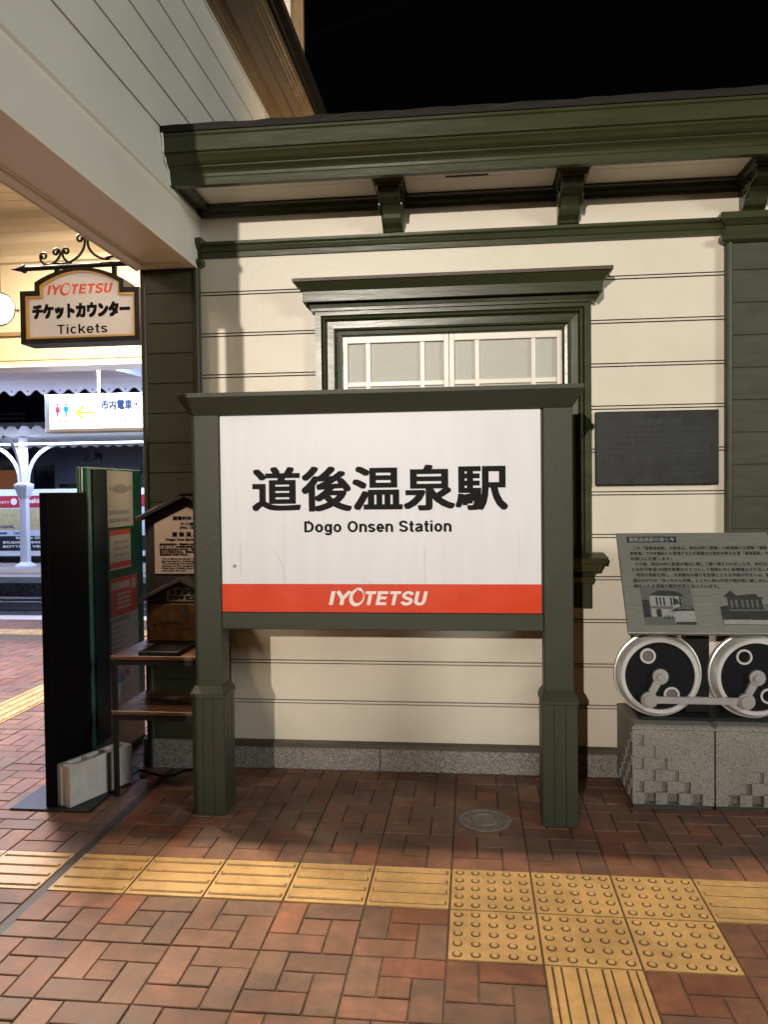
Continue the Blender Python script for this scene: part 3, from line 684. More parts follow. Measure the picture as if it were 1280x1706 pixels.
# ================================================================== INFORMATION STAND (wheels and plate) ON GRANITE
def granite_block(x0, x1, mirror, label):
    yf, yb, zt = -.412, -.02, .385
    t = thing('granite_block', label, 'stone block', ((x0+x1)/2, -.2, 0), 'granite base blocks')
    mb = MB(); NC = 7; NR = 6; cw = (x1-x0)/NC; ch = .0535; zb = .025
    rec = {(0, 1): .024, (0, 3): .026, (0, 5): .020, (1, 0): .009, (1, 2): .012, (1, 4): .012, (2, 1): .006, (2, 3): .008, (3, 0): .007, (3, 2): .006, (4, 1): .004, (5, 0): .008}
    def face(fn, nc, wd):      # fn(c,z,depth)->xyz
        for r in range(NR):
            for c in range(nc):
                d = rec.get((r, c), 0)*1.5 if c < 7 else 0
                a0, a1, z0, z1 = c*wd, (c+1)*wd, zb+r*ch, zb+(r+1)*ch
                q = [(a0, z0), (a1, z0), (a1, z1), (a0, z1)]
                if d:
                    e = .002
                    qi = [(a0+e, z0+e), (a1-e, z0+e), (a1-e, z1-e), (a0+e, z1-e)]
                    mb.add([fn(a, z, 0) for a, z in q]+[fn(a, z, d) for a, z in qi], [(4, 5, 6, 7)]+[(i, (i+1) % 4, 4+(i+1) % 4, 4+i) for i in range(4)])
                else: mb.add([fn(a, z, 0) for a, z in q], [(0, 1, 2, 3)])
        q = [(0, zb+NR*ch), (nc*wd, zb+NR*ch), (nc*wd, zt-.018), (0, zt-.018)]
        mb.add([fn(a, z, 0) for a, z in q], [(0, 1, 2, 3)])
    fx = (lambda a, z, d: (x1-a, yf+d, z)) if mirror else (lambda a, z, d: (x0+a, yf+d, z))
    face(fx, NC, cw)
    wy = (yb-yf)/7
    if mirror: mb.add([(x0, yf, zb), (x0, yb, zb), (x0, yb, zt-.018), (x0, yf, zt-.018)], [(0, 1, 2, 3)]); face(lambda a, z, d: (x1-d, yf+a, z), 7, wy)
    else: mb.add([(x1, yf, zb), (x1, yb, zb), (x1, yb, zt-.018), (x1, yf, zt-.018)], [(0, 1, 2, 3)]); face(lambda a, z, d: (x0+d, yf+a, z), 7, wy)
    mb.add([(x0, yb, zb), (x1, yb, zb), (x1, yb, zt-.018), (x0, yb, zt-.018)], [(0, 1, 2, 3)])
    def rect(d, z): return [(x0+d, yf+d, z), (x1-d, yf+d, z), (x1-d, yb-d, z), (x0+d, yb-d, z)]
    rings = [rect(.0, zt-.018), rect(-.004, zt-.014), rect(-.003, zt-.006), rect(.004, zt), rect(.014, zt+.004), rect(.03, zt+.004)]
    for a, b in zip(rings[:-1], rings[1:]): mb.add(a+b, [(i, (i+1) % 4, 4+(i+1) % 4, 4+i) for i in range(4)])
    mb.add(rings[-1], [(0, 1, 2, 3)])
    mb.build('block', GRANITE_B, t)
    MB().box(x0+.006, x1-.006, yf+.012, yb-.006, 0, .026).build('base_strip', DRAIN, t)
granite_block(.812, 1.172, False, 'granite block with checker relief nearest the green sign post')
granite_block(1.180, 1.545, True, 'granite block with checker relief at the right edge of the photo')
st = thing('information_stand', 'steel history board above silver and black locomotive wheels', 'information stand', (1.15, -.3, .39))
MB().box(.86, 1.52, -.33, -.10, .3895, .405).build('base_rail', DKMETAL, st)
def wheel(xc, zc=.603, yf=-.36):
    prof = [(.199, -.07), (.199, -.052), (.1985, -.048), (.192, -.046), (.189, -.054), (.180, -.008), (.176, -.002), (.170, -.002), (.155, -.010)]
    w_ = MB().lathe([(.12, -.075)]+prof+[(.05, -.010)], (xc, yf, zc), 'Y', 72).build('wheel', STEEL, st, smooth=True)
    MB().lathe([(.1745, -.004), (.1745, .001), (.1735, .0025), (.1575, .0025), (.1565, .001), (.1565, -.006)], (xc, yf, zc), 'Y', 72, True).build('rim_ring', RINGW, w_, smooth=True)
    MB().lathe([(.1560, -.012), (.1560, -.0065)], (xc, yf, zc), 'Y', 56).build('disc', BLACKP, w_)
    for dx, dz in ((-.053, .092), (.053, -.086)):
        MB().lathe([(.036, -.008), (.036, -.002), (.034, 0), (.027, 0), (.0255, -.002), (.0255, -.0065)], (xc+dx, yf, zc+dz), 'Y', 30, True).build('ring', RINGW, w_, smooth=True)
        MB().lathe([(.025, -.0075), (.025, -.006)], (xc+dx, yf, zc+dz), 'Y', 30).build('hole_cover', HOLEG if xc < 1.1 else BLACKP, w_)
    dx, dz = -.054, -.104; Lh = math.hypot(dx, dz); ux, uz = dx/Lh, dz/Lh; px_, pz_ = -uz, ux
    mb = MB(); q = [(xc+s*px_*hw+t*ux, zc+s*pz_*hw+t*uz) for s, hw, t in ((-1, .019, .0), (1, .019, .0), (1, .016, Lh), (-1, .016, Lh))]
    mb.py(q, yf-.014, yf+.006); mb.lathe([(.036, -.004), (.036, .014), (.034, .016)], (xc, yf, zc), 'Y', 36)
    mb.build('crank', STEELM, w_, bevel=.0015)
    MB().lathe([(.017, .012), (.017, .024), (.015, .026)], (xc, yf, zc), 'Y', 24).build('axle_cap', GREYP, w_)
    return (xc+dx, zc+dz)
p1 = wheel(.946); p2 = wheel(1.373)
cr = MB()
z = p1[1]; cr.prism([(p1[0]+.025, z-.016), (p2[0]-.025, z-.016), (p2[0]-.025, z+.016), (p1[0]+.025, z+.016)], -.392, -.376, lambda p, q, a: (p, a, q))
for p_ in (p1, p2): cr.lathe([(.038, .014), (.038, .034), (.036, .036)], (p_[0], -.36, p_[1]), 'Y', 36)
rod = cr.build('connecting_rod', STEELM, st, bevel=.0015)
for p_ in (p1, p2): MB().lathe([(.028, .034), (.028, .043), (.026, .045)], (p_[0], -.36, p_[1]), 'Y', 30).build('crank_pin', GREYP, rod)
MB().box(1.09, 1.20, -.24, -.16, .405, 1.0).build('support_post', DKMETAL, st, bevel=.003)
A_ = Vector((.775, -.52, .83)); B_ = Vector((.775, -.235, 1.25)); vv = (B_-A_).normalized(); HH = (B_-A_).length
FI = Frame(A_, (1, 0, 0), vv); WD = .688
def slab(mb, a0, a1, b0, b1, c0, c1):
    vs = [FI.p(a, b, c) for a in (a0, a1) for b in (b0, b1) for c in (c0, c1)]
    mb.add(vs, [(0, 1, 3, 2), (4, 6, 7, 5), (0, 4, 5, 1), (2, 3, 7, 6), (0, 2, 6, 4), (1, 5, 7, 3)])
mb = MB(); slab(mb, 0, WD, 0, HH+.01, -.022, 0); bd = mb.build('board', PLATE, st, bevel=.003, seg=2)
mb = MB(); slab(mb, .02, WD-.02, .02, HH-.02, -.05, -.0225); mb.build('board_back', DKMETAL, bd)
mb = MB(); slab(mb, .044, .272, .464, .496, 0, .0006); mb.build('title_band', NAVYB, bd)
mb = MB(); put_text(mb, FI, '道後温泉駅の昔と今', .053, .263, .469, .491, bold=.0006, lift=.001); mb.build('title_lettering', GREYT, bd)
info = ['　この「道後温泉駅」の前身は、明治28年に開通した鉄道線の主要駅「道後', '停車場」で日本書紀にも登場するわが国最古の歴史を誇る名湯「道後温泉」の', '玄関口に位置します。', '　その後、明治44年に鉄道の電化に際して建て替えられましたが、老朽化の', 'ため伊予鉄道100周年事業のひとつとして昭和61年に新築復元されました。', '　明治の面影を残し、文明開化の香りを彷彿とさせる洋館の佇まいは、夏目', '漱石ゆかりの「坊っちゃん列車」とともに松山市民や観光客に親しまれ、情', '緒あふれる道後の観光名所となっています。']
mb = MB()
for k, t in enumerate(info):
    n_ = sum(.55 if ord(c) < 128 else 1 for c in t); lead = 1 if t[0] == '　' else 0; t2 = t.lstrip('　')
    x0 = .050+lead*.0185; put_text(mb, FI, t2, x0, min(.672, x0+(n_-lead)*.0187), .424-k*.0285, .4425-k*.0285, bold=.0006)
mb.build('etched_lettering', ETCH, bd)
# the two printed photographs
def poly(mb, m, pts, lift): mb.mat(m).add([FI.p(a, b, lift) for a, b in pts], [tuple(range(len(pts)))])
mb = MB(); a, b = .076, .040; sx, sy = .222, .184
def P(m, pts, l): poly(mb, m, [(a+x*sx, b+y*sy) for x, y in pts], l)
P(PH2, [(0, 0), (1, 0), (1, 1), (0, 1)], .0004)
P(PH1, [(0, .2), (.14, .2), (.14, .66), (0, .68)], .0006); P(PH3, [(.16, .22), (.72, .22), (.74, .78), (.16, .78)], .0007)
P(PH1, [(.16, .80), (.86, .76), (.78, .86), (.62, .92), (.34, .93), (.24, .86)], .0009)
for x in (.28, .35, .42, .56, .62, .74): P(PH1, [(x, .52), (x+.035, .52), (x+.035, .74), (x, .74)], .0010)
P(PH1, [(.60, .56), (.74, .56), (.70, .70), (.64, .70)], .0011)
P(PH2, [(.14, .44), (.60, .42), (.60, .50), (.14, .50)], .0010); P(PH1, [(.26, .22), (.36, .22), (.36, .40), (.31, .44), (.26, .40)], .0012)
for x in (.40, .45, .49, .54): P(PH1, [(x, .16), (x+.03, .16), (x+.02, .27), (x+.01, .27)], .0012)
P(PH3, [(.60, .06), (1, .06), (1, .38), (.60, .36)], .0013); P(PH1, [(.54, .36), (1, .38), (1, .44), (.90, .52), (.66, .46)], .0014)
P(PH2, [(.64, .42), (.98, .43), (.90, .50), (.68, .45)], .0015); P(PH1, [(.62, .02), (1, .02), (1, .09), (.62, .08)], .0014)
mb.build('printed_photo', None, bd, label='left printed photograph of a two storey wooden station with a tiled roof')
mb = MB(); a, b = .412, .042; sx, sy = .262, .172
P(PH2, [(0, 0), (1, 0), (1, .62), (.80, .62), (.55, .55), (0, .5)], .0004)
P(PH3, [(.02, .03), (1, .02), (1, .14), (.55, .16), (.02, .14)], .0007); P(PH1, [(0, .16), (1, .14), (1, .50), (.70, .42), (.70, .80), (.14, .82), (.14, .56), (0, .52)], .0008)
P(PH1, [(.08, .80), (.22, 1.0), (.30, .84), (.62, .90), (.66, .80), (.74, .78), (.72, .74)], .0009)
for x in (.18, .26, .36, .44, .52, .60): P(PH2, [(x, .50), (x+.04, .50), (x+.04, .72), (x, .72)], .0010)
P(PH2, [(.72, .40), (1, .44), (1, .50), (.86, .58), (.72, .50)], .0010); P(PH2, [(.14, .40), (.70, .40), (.70, .44), (.14, .44)], .0011)
mb.build('printed_photo', None, bd, label='right printed photograph of a dark station building with a pointed roof')

# ================================================================== LEFT: BLACK BOARD, GREEN PANEL, BLOCK, RACK
bb = thing('board_stand', 'tall plain black board standing on a flat steel foot plate', 'sign board', (-1.89, -.45, 0))
MB().box(-1.908, -1.866, -.640, -.262, .010, 1.482).build('board', BLKBOARD, bb, bevel=.003)
MB().box(-2.072, -1.680, -.668, -.10, 0, .010).build('foot_plate', DKMETAL, bb, bevel=.002)
gp = thing('display_panel', 'tall glossy green display panel covered with pale notices beside the pilaster', 'display panel', (-1.9, .08, 0))
MB().box(-1.930, -1.868, -.245, .405, .02, 1.612).build('case', TEALG, gp, bevel=.004)
fc = MB().mat(DTEAL).box(-1.868, -1.862, -.205, -.055, .16, 1.60).mat(TEALG).box(-1.868, -1.862, -.052, .398, .16, 1.60).build('face', None, gp)
MB().tube([(-1.900, -.250, .03), (-1.900, -.250, 1.61)], .011, 10).build('edge_strip', CHROME, gp)
MB().box(-1.935, -1.86, -.246, .407, 0, .03).build('base', DKMETAL, gp)
FG = Frame((-1.8618, 0, 0), (0, 1, 0), (0, 0, 1))
def rectg(mb, m, y0, y1, z0, z1, l=.0005): mb.mat(m).add([FG.p(y0, z0, l), FG.p(y1, z0, l), FG.p(y1, z1, l), FG.p(y0, z1, l)], [(0, 1, 2, 3)])
mb = MB(); rectg(mb, PAPER, -.045, .275, 1.29, 1.60); mb.mat(GREYT).add([FG.p(.115+.10*math.cos(R(k*20)), 1.50+.026*math.sin(R(k*20)), .001) for k in range(18)], [tuple(range(18))])
rectg(mb, GREYT, -.02, .0, 1.49, 1.51, .001); rectg(mb, GREYT, .22, .25, 1.49, 1.52, .001)
for z in (1.36, 1.315): rectg(mb, GREYT, -.03, .22, z, z+.022, .001)
mb.build('notice', None, fc, label='white notice with a dark oval emblem')
mb = MB(); rectg(mb, PAPER, -.03, .235, 1.055, 1.275); rectg(mb, REDP, -.03, .235, 1.245, 1.275, .001); rectg(mb, REDP, -.03, .235, 1.065, 1.095, .001)
for z in (1.20, 1.165, 1.13): rectg(mb, GREYT, .02, .21, z, z+.010, .001)
mb.build('notice', None, fc, label='white notice with two red bands')
mb = MB(); rectg(mb, REDP, -.03, .318, .80, 1.01); rectg(mb, PAPER, -.02, .21, .945, .985, .001); rectg(mb, PAPER, .23, .29, .93, .99, .001)
for z in (.91, .885, .86, .835): rectg(mb, PAPER, .05, .22, z, z+.012, .001)
mb.build('notice', None, fc, label='red notice block with white lines')
mb = MB(); rectg(mb, PAPER, -.03, .318, .28, .798); rectg(mb, GREYT, -.02, .20, .765, .79, .001)
for k in range(7): rectg(mb, GREYT, -.01, .10+.03*(k % 3), .735-k*.03, .742-k*.03, .001)
for k in range(3): rectg(mb, GREYT, .0, .20, .52-k*.02, .527-k*.02, .001)
rectg(mb, BLUEP, .0, .12, .425, .475, .001); mb.mat(REDP).add([FG.p(.16+.025*math.cos(R(k*30)), .465+.025*math.sin(R(k*30)), .001) for k in range(12)], [tuple(range(12))])
for k in range(3): rectg(mb, GREYT, .0, .20, .395-k*.018, .400-k*.018, .001)
rectg(mb, REDP, -.03, .318, .283, .297, .001)
mb.build('notice', None, fc, label='long white timetable sheet with a blue square')
# concrete block lying on its side on the foot plate
cb = thing('concrete_block', 'whitish hollow concrete block on edge weighing down the foot plate', 'concrete block', (-1.77, -.47, .010))
O2 = Vector((-1.788, -.640, .0105)); du = Vector((.379, .925, 0)); dn = Vector((-.925, .379, 0))*.96; Lb, Tb, Hb = .385, .092, .190
fr = lambda a, t, z: O2+du*a+dn*t+Vector((0, 0, z))
mb = MB()
hs = [(.040, .128), (.150, .235), (.258, .346)]
for t in (0, Tb): mb.add([fr(a, t, z) for a, z in ((0, 0), (Lb, 0), (Lb, Hb), (0, Hb))], [(0, 1, 2, 3)])
for a, s in ((0, 1), (Lb, -1)):   # grooved end
    zs = [(0, 0), (.028, 0), (.034, .004*s), (Tb-.034, .004*s), (Tb-.028, 0), (Tb, 0)]
    for (t0, d0), (t1, d1) in zip(zs[:-1], zs[1:]): mb.add([fr(a+d0, t0, 0), fr(a+d1, t1, 0), fr(a+d1, t1, Hb), fr(a+d0, t0, Hb)], [(0, 1, 2, 3)])
ti, to = .017, Tb-.017; xs = [0]+[q for h in hs for q in h]+[Lb]
mb.add([fr(0, 0, Hb), fr(Lb, 0, Hb), fr(Lb, ti, Hb), fr(0, ti, Hb)], [(0, 1, 2, 3)]); mb.add([fr(0, to, Hb), fr(Lb, to, Hb), fr(Lb, Tb, Hb), fr(0, Tb, Hb)], [(0, 1, 2, 3)])
for k in range(0, len(xs), 2): mb.add([fr(xs[k], ti, Hb), fr(xs[k+1], ti, Hb), fr(xs[k+1], to, Hb), fr(xs[k], to, Hb)], [(0, 1, 2, 3)])
for a0, a1 in hs:
    q = [(a0, ti), (a1, ti), (a1, to), (a0, to)]
    mb.add([fr(x, t, Hb) for x, t in q]+[fr(x, t, .001) for x, t in q], [(i, (i+1) % 4, 4+(i+1) % 4, 4+i) for i in range(4)])
mb.build('block', CONC, cb)
mb = MB(); mb.add([fr(a, -.0008, z) for a, z in ((.215, .002), (.262, .002), (.262, .189), (.215, .189))], [(0, 1, 2, 3)]); mb.build('tape', TAPE, cb)
# rack with two wooden shelves
rk = thing('shelf_rack', 'two tier dark metal rack with reddish wooden shelves by the pilaster', 'rack', (-1.41, -.25, 0))
RX0, RX1, RY0, RY1 = -1.655, -1.19, -.468, -.045
for x in (RX0, RX1-.022):
    for y in (RY0, RY1-.022): MB().box(x, x+.022, y, y+.022, 0, .664).build('leg', DKMETAL, rk, bevel=.002)
for zt in (.690, .422):
    mb = MB()
    for k in range(3):
        y0 = RY0-.004+k*.1425; mb.box(RX0-.004, RX1+.004, y0, y0+.140, zt-.020, zt)
    sh = mb.build('shelf', WOODS, rk, bevel=.003)
    mb = MB().box(RX0+.022, RX1-.022, RY0+.002, RY0+.022, zt-.046, zt-.0205).box(RX0+.022, RX1-.022, RY1-.022, RY1-.002, zt-.046, zt-.0205)
    mb.box(RX0+.002, RX0+.020, RY0+.022, RY1-.022, zt-.046, zt-.0205); mb.build('shelf_frame', DKMETAL, sh)
# stamp box, little house
sb = thing('stamp_box', 'little house shaped wooden stamp box with a brass door on the rack', 'stamp box', (-1.41, -.10, .691))
bx0, bx1, byf = -1.600, -1.215, -.155; cx = (bx0+bx1)/2
MB().py([(bx0, .691), (bx1, .691), (bx1, .905), (cx, 1.012), (bx0, .905)], byf, -.045).build('box', DKWOOD, sb, bevel=.002)
mb = MB()
for s in (-1, 1):
    e = bx0-.045 if s < 0 else bx1+.045
    pts = [(cx, 1.018), (e, .905), (e, .922), (cx, 1.040)]; mb.py(pts if s < 0 else pts[::-1], byf-.05, -.042)
mb.build('roof', mat('weathered_roof_board', (.045, .038, .032), .5, .3, 10, .2), sb, bevel=.002)
dr = MB().box(bx0+.006, bx1-.006, byf-.008, byf-.0005, .706, .898).build('door', BRASS, sb, bevel=.002)
mb = MB()
for (x, z, w_, h_) in ((.10, .09, .08, .012), (.06, .085, .016, .02), (.20, .10, .02, .09), (.25, .11, .06, .01), (.26, .13, .05, .008), (.18, .06, .12, .01), (.30, .05, .012, .05)): mb.box(bx0+x, bx0+x+w_, byf-.0105, byf-.0085, .706+z, .706+z+h_)
mb.tube([(bx0+.03, byf-.012, .79), (bx0+.045, byf-.016, .795)], .004, 6); mb.build('engraving', DKWOOD, dr)
sp_ = MB().py([(cx-.085, .912), (cx+.085, .912), (cx+.085, .965)]+[(cx+.07, .975), (cx+.02, .985), (cx, .980), (cx-.02, .985), (cx-.07, .975)]+[(cx-.085, .965)], byf-.006, byf-.0008).build('label_plate', GREYP, sb)
FBx = Frame((cx, byf-.0062, .91), (1, 0, 0), (0, 0, 1))
mb = MB(); put_text(mb, FBx, 'スタンプ', -.072, .072, .038, .066, bold=.0018); put_text(mb, FBx, 'STAMP BOX', -.074, .074, .008, .030, bold=.0014); mb.build('lettering', BLACK, sp_)
# ink pad tray
ty = thing('ink_tray', 'flat black ink pad case lying on the upper wooden shelf', 'stamp pad', (-1.42, -.34, .691))
MB().loft((-1.522, -1.318, -.468, -.225, .6912), (-1.520, -1.320, -.466, -.227, .712)).build('case', DKMETAL, ty, bevel=.003)
MB().box(-1.505, -1.335, -.45, -.245, .712, .7145).build('pad', BLKBOARD, ty)
for k, (x, y, a, lb) in enumerate(((-1.585, -.27, 8, 'blank slip of paper at the rear left of the lower rack shelf'), (-1.50, -.315, -6, 'blank slip of paper at the front of the lower rack shelf'), (-1.46, -.235, 3, 'blank slip of paper at the rear right of the lower rack shelf'))):
    c, s = math.cos(R(a)), math.sin(R(a)); z0 = .4222+k*.0004
    tag(MB().box(-.045, .045, -.032, .032, 0, .0012).xf(lambda v: (x+v.x*c-v.y*s, y+v.x*s+v.y*c, z0+v.z)).build('paper_slip', mat('kraft_paper_%s' % 'abc'[k], (.34, .25, .19), .7, .1), None), lb, 'paper', 'paper slips on the rack')
# house shaped notice board fixed to the pilaster
hb = thing('notice_board', 'dark house shaped notice board with ivory text panel behind the rack', 'notice board', (-1.42, -.08, 1.2))
hx = -1.405
MB().py([(hx-.215, .74), (hx+.215, .74), (hx+.215, 1.335), (hx, 1.452), (hx-.215, 1.335)], -.082, -.046).build('board', DKWOOD, hb, bevel=.002)
mb = MB()
for s in (-1, 1):
    e = hx+s*.268; pts = [(hx, 1.452), (e, 1.325), (e, 1.347), (hx, 1.478)]; mb.py(pts if s < 0 else pts[::-1], -.125, -.046)
mb.build('roof', DKWOOD, hb, bevel=.002)
MB().loft((hx-.04, hx+.06, -.135, -.046, 1.470), (hx-.03, hx+.05, -.135, -.046, 1.496)).build('ridge', DKWOOD, hb)
tp = MB().py([(hx-.178, 1.048), (hx+.178, 1.048), (hx+.178, 1.312), (hx, 1.398), (hx-.178, 1.312)], -.090, -.0825).build('text_panel', IVORYP, hb)
FH = Frame((hx, -.0904, 1.048), (1, 0, 0), (0, 0, 1))
mb = MB(); put_text(mb, FH, '道後村めぐり', -.075, .075, .283, .303, bold=.0012); put_text(mb, FH, '十二番', -.035, .040, .255, .270, bold=.0012); put_text(mb, FH, '(No. 12)', -.037, .042, .234, .250, bold=.0010)
put_text(mb, FH, '道 後 温 泉 駅', -.08, .10, .196, .219, bold=.0013); put_text(mb, FH, 'Dogo Hot Spring Station', -.115, .125, .171, .187, bold=.0010)
hl = ['道後温泉駅は、明治四十四年に建てられた', '（一九一一）に洋風の駅舎として親しまれ', '当時の姿を伝えるため、昭和六十一年もと', '通りに再現された。明治の面影を残し、一', '番風情ある駅である。']
for k, t in enumerate(hl): put_text(mb, FH, t, -.150, -.150+.0155*len(t), .150-k*.0135, .1605-k*.0135, bold=.0010)
el = ['The original European style Dogo Hot', 'Spring station building was erected in', 'The building had become old, it was re', 'exactly to the original in 1986. From', 'Meiji Era (1868), the train fare to D', 'was only 3.5 sen.']
for k, t in enumerate(el): put_text(mb, FH, t, -.140, -.140+.0078*len(t), .073-k*.0125, .0825-k*.0125, bold=.0007)
mb.build('lettering', BLACK, tp)
# loose cable on the ground at the wall foot
pts = [(-1.70, -.10, .006), (-1.60, -.16, .006), (-1.50, -.20, .006), (-1.46, -.17, .006), (-1.44, -.11, .006), (-1.38, -.08, .006), (-1.2, -.07, .006)]
tag(MB().tube(pts, .006, 8).build('cable', BLKBOARD, smooth=True), 'loose black cable lying on the bricks under the rack', 'cable')

# ================================================================== TICKET SIGN
tk = thing('ticket_sign', 'hanging ticket counter sign with arched top on a wrought iron arm', 'sign', (-2.4, .8, 2.95))
arm = MB().tube([(-2.79, .8, 2.947), (-1.66, .8, 2.957)], .017, 10)
arm.lathe([(.002, -.105), (.022, -.030), (.030, -.020), (.030, -.010), (.016, 0)], (-2.79, .8, 2.947), 'X', 12)
arm_o = arm.build('arm', WROUGHT, tk, smooth=True)
sc = MB()
def spiral(cx, cz, r0, r1, a0, a1, n=22): return [(cx+(r0+(r1-r0)*i/n)*math.cos(R(a0+(a1-a0)*i/n)), .8, cz+(r0+(r1-r0)*i/n)*math.sin(R(a0+(a1-a0)*i/n))) for i in range(n+1)]
def bez(p0, p1, p2, p3, n=12): return [tuple(sum(c*p[k] for c, p in zip(((1-t)**3, 3*t*(1-t)**2, 3*t*t*(1-t), t**3), (p0, p1, p2, p3))) for k in range(3)) for t in [i/n for i in range(n+1)]]
B3 = lambda *p: bez(*[(x, .8, z) for x, z in p])
sc.tube(B3((-2.60, 2.972), (-2.48, 2.95), (-2.385, 3.02), (-2.385, 3.11))+spiral(-2.415, 3.125, .030, .010, 0, 400), .0085, 7)
sc.tube(B3((-2.22, 2.985), (-2.31, 2.985), (-2.375, 3.05), (-2.365, 3.11))+spiral(-2.335, 3.125, .030, .010, 180, -220), .0085, 7)
sc.tube(B3((-2.67, 2.965), (-2.62, 2.96), (-2.56, 2.99), (-2.555, 3.035))+spiral(-2.583, 3.045, .026, .009, 0, 400), .008, 7)
sc.tube(B3((-2.48, 2.97), (-2.51, 2.98), (-2.54, 3.0), (-2.54, 3.04))+spiral(-2.515, 3.048, .024, .009, 180, -220), .008, 7)
sc.tube(B3((-2.60, 2.968), (-2.66, 2.955), (-2.70, 2.99), (-2.69, 3.02))+spiral(-2.668, 3.022, .024, .010, 180, -200), .008, 7)
sc.tube([(-2.24, .79, 2.99), (-1.70, .79, 3.09)], .009, 7)
sc.build('scroll', WROUGHT, arm_o, smooth=True)
for x in (-2.578, -2.188): MB().box(x-.013, x+.013, .787, .813, 2.80, 2.935).build('hanger', WROUGHT, tk)
def outline(d):
    x0, x1, zb, zs, xa0, xa1, za = -2.800+d, -2.000-d, 2.446+d, 2.785-d, -2.700+d, -2.100-d, 2.838-d*.6
    n = 14; top = [(xa1+(xa0-xa1)*i/n, za+(.085)*(1-((i/n)*2-1)**2)) for i in range(n+1)]
    return [(x0, zb), (x1, zb), (x1, zs), (xa1, zs)]+top+[(xa0, zs), (x0, zs)]
fo, fi = outline(0), outline(.031); n = len(fo)
def frame_ring(mb, A, Bq, y0, y1):
    vs = [(x, y0, z) for x, z in A]+[(x, y0, z) for x, z in Bq]+[(x, y1, z) for x, z in A]+[(x, y1, z) for x, z in Bq]
    for i in range(n):
        j = (i+1) % n
        mb.add([vs[i], vs[j], vs[n+j], vs[n+i]], [(0, 1, 2, 3)]); mb.add([vs[2*n+i], vs[2*n+j], vs[3*n+j], vs[3*n+i]], [(0, 1, 2, 3)])
        mb.add([vs[i], vs[j], vs[2*n+j], vs[2*n+i]], [(0, 1, 2, 3)]); mb.add([vs[n+i], vs[n+j], vs[3*n+j], vs[3*n+i]], [(0, 1, 2, 3)])
mb = MB(); frame_ring(mb, fo, fi, .735, .90); tf = mb.build('frame', SIGNFR, tk)
mb = MB(); frame_ring(mb, outline(.032), outline(.044), .742, .765); mb.build('gold_edging', GOLD, tf)
tpn = MB().py(outline(.040), .768, .88).build('panel', TICKP, tk)
FT = Frame((0, .7675, 0), (1, 0, 0), (0, 0, 1))
mb = MB(); put_text(mb, FT, 'チケットカウンター', -2.730, -2.080, 2.612, 2.700, bold=.0065); put_strokes(mb, FT, 'Tickets', -2.568, -2.228, 2.509, .060, wt=.15, gap=.12); mb.build('lettering', BLACK, tpn)
mb = MB(); put_strokes(mb, FT, 'IY', -2.632, -2.552, 2.762, .062, wt=.22, gap=.10, shear=.22); put_strokes(mb, FT, 'TETSU', -2.475, -2.200, 2.762, .062, wt=.21, gap=.10, shear=.22)
ring(mb, FT, -2.508, 2.793, .036, .040, .15); mb.build('logo_lettering', REDT, tpn)

# globe lamp
gl = thing('globe_lamp', 'lit round globe lamp in an iron ring at the left edge', 'lamp', (-3.42, 1.5, 2.865))
MB().lathe([(.005, -.108), (.05, -.096), (.086, -.066), (.106, -.02), (.108, .01), (.098, .05), (.07, .085), (.03, .104), (.004, .108)], (-3.42, 1.5, 2.865), 'Z', 28).build('globe', GLOBE, gl, smooth=True)
mb = MB().tube([(-3.42+.122*math.cos(R(k*10)), 1.5, 2.865+.122*math.sin(R(k*10))) for k in range(36)], .005, 6, True)
mb.tube([(-3.42, 1.5, 2.987), (-3.42, 1.5, 3.87)], .010, 8); mb.tube([(-3.31, 1.5, 2.855), (-3.275, 1.5, 2.850)], .006, 6)
for k in range(6): mb.tube([(-3.275, 1.5, 2.85), (-3.275+.018*math.cos(R(60*k)), 1.5, 2.85+.018*math.sin(R(60*k)))], .003, 5)
mb.build('ring_bracket', WROUGHT, gl)

# lit direction sign
ds = thing('direction_sign', 'lit white direction sign with restroom symbol and yellow arrow under canopy', 'sign', (-3.3, 3.2, 2.25))
MB().box(-4.012, -2.55, 3.14, 3.32, 2.075, 2.437).build('case', GREYFR, ds, bevel=.006)
for x in (-3.50, -2.7): MB().tube([(x, 3.23, 2.437), (x, 3.23, 2.79)], .015, 8).build('hanger', WHITEM, ds)
lp = MB().box(-3.958, -2.60, 3.134, 3.1395, 2.105, 2.408).build('lit_face', LITP, ds)
FD = Frame((0, 3.1335, 0), (1, 0, 0), (0, 0, 1))
mb = MB(); put_text(mb, FD, '市内電車・', -3.432, -3.075, 2.280, 2.372, bold=.0035); mb.build('lettering', NAVYT, lp)
mb = MB(); put_text(mb, FD, 'Tram', -3.132, -2.94, 2.236, 2.278, bold=.001); put_text(mb, FD, '大街道・松山市駅', -3.33, -2.92, 2.168, 2.200, bold=.001); put_text(mb, FD, '化粧室', -3.905, -3.78, 2.160, 2.190, bold=.0012); mb.build('small_lettering', GREYL, lp)
mb = MB(); stroke(mb, FD, [(-3.69, 2.255), (-3.53, 2.259)], .022); stroke(mb, FD, [(-3.605, 2.325), (-3.682, 2.255), (-3.615, 2.192)], .024, .001); mb.build('arrow', YELT, lp)
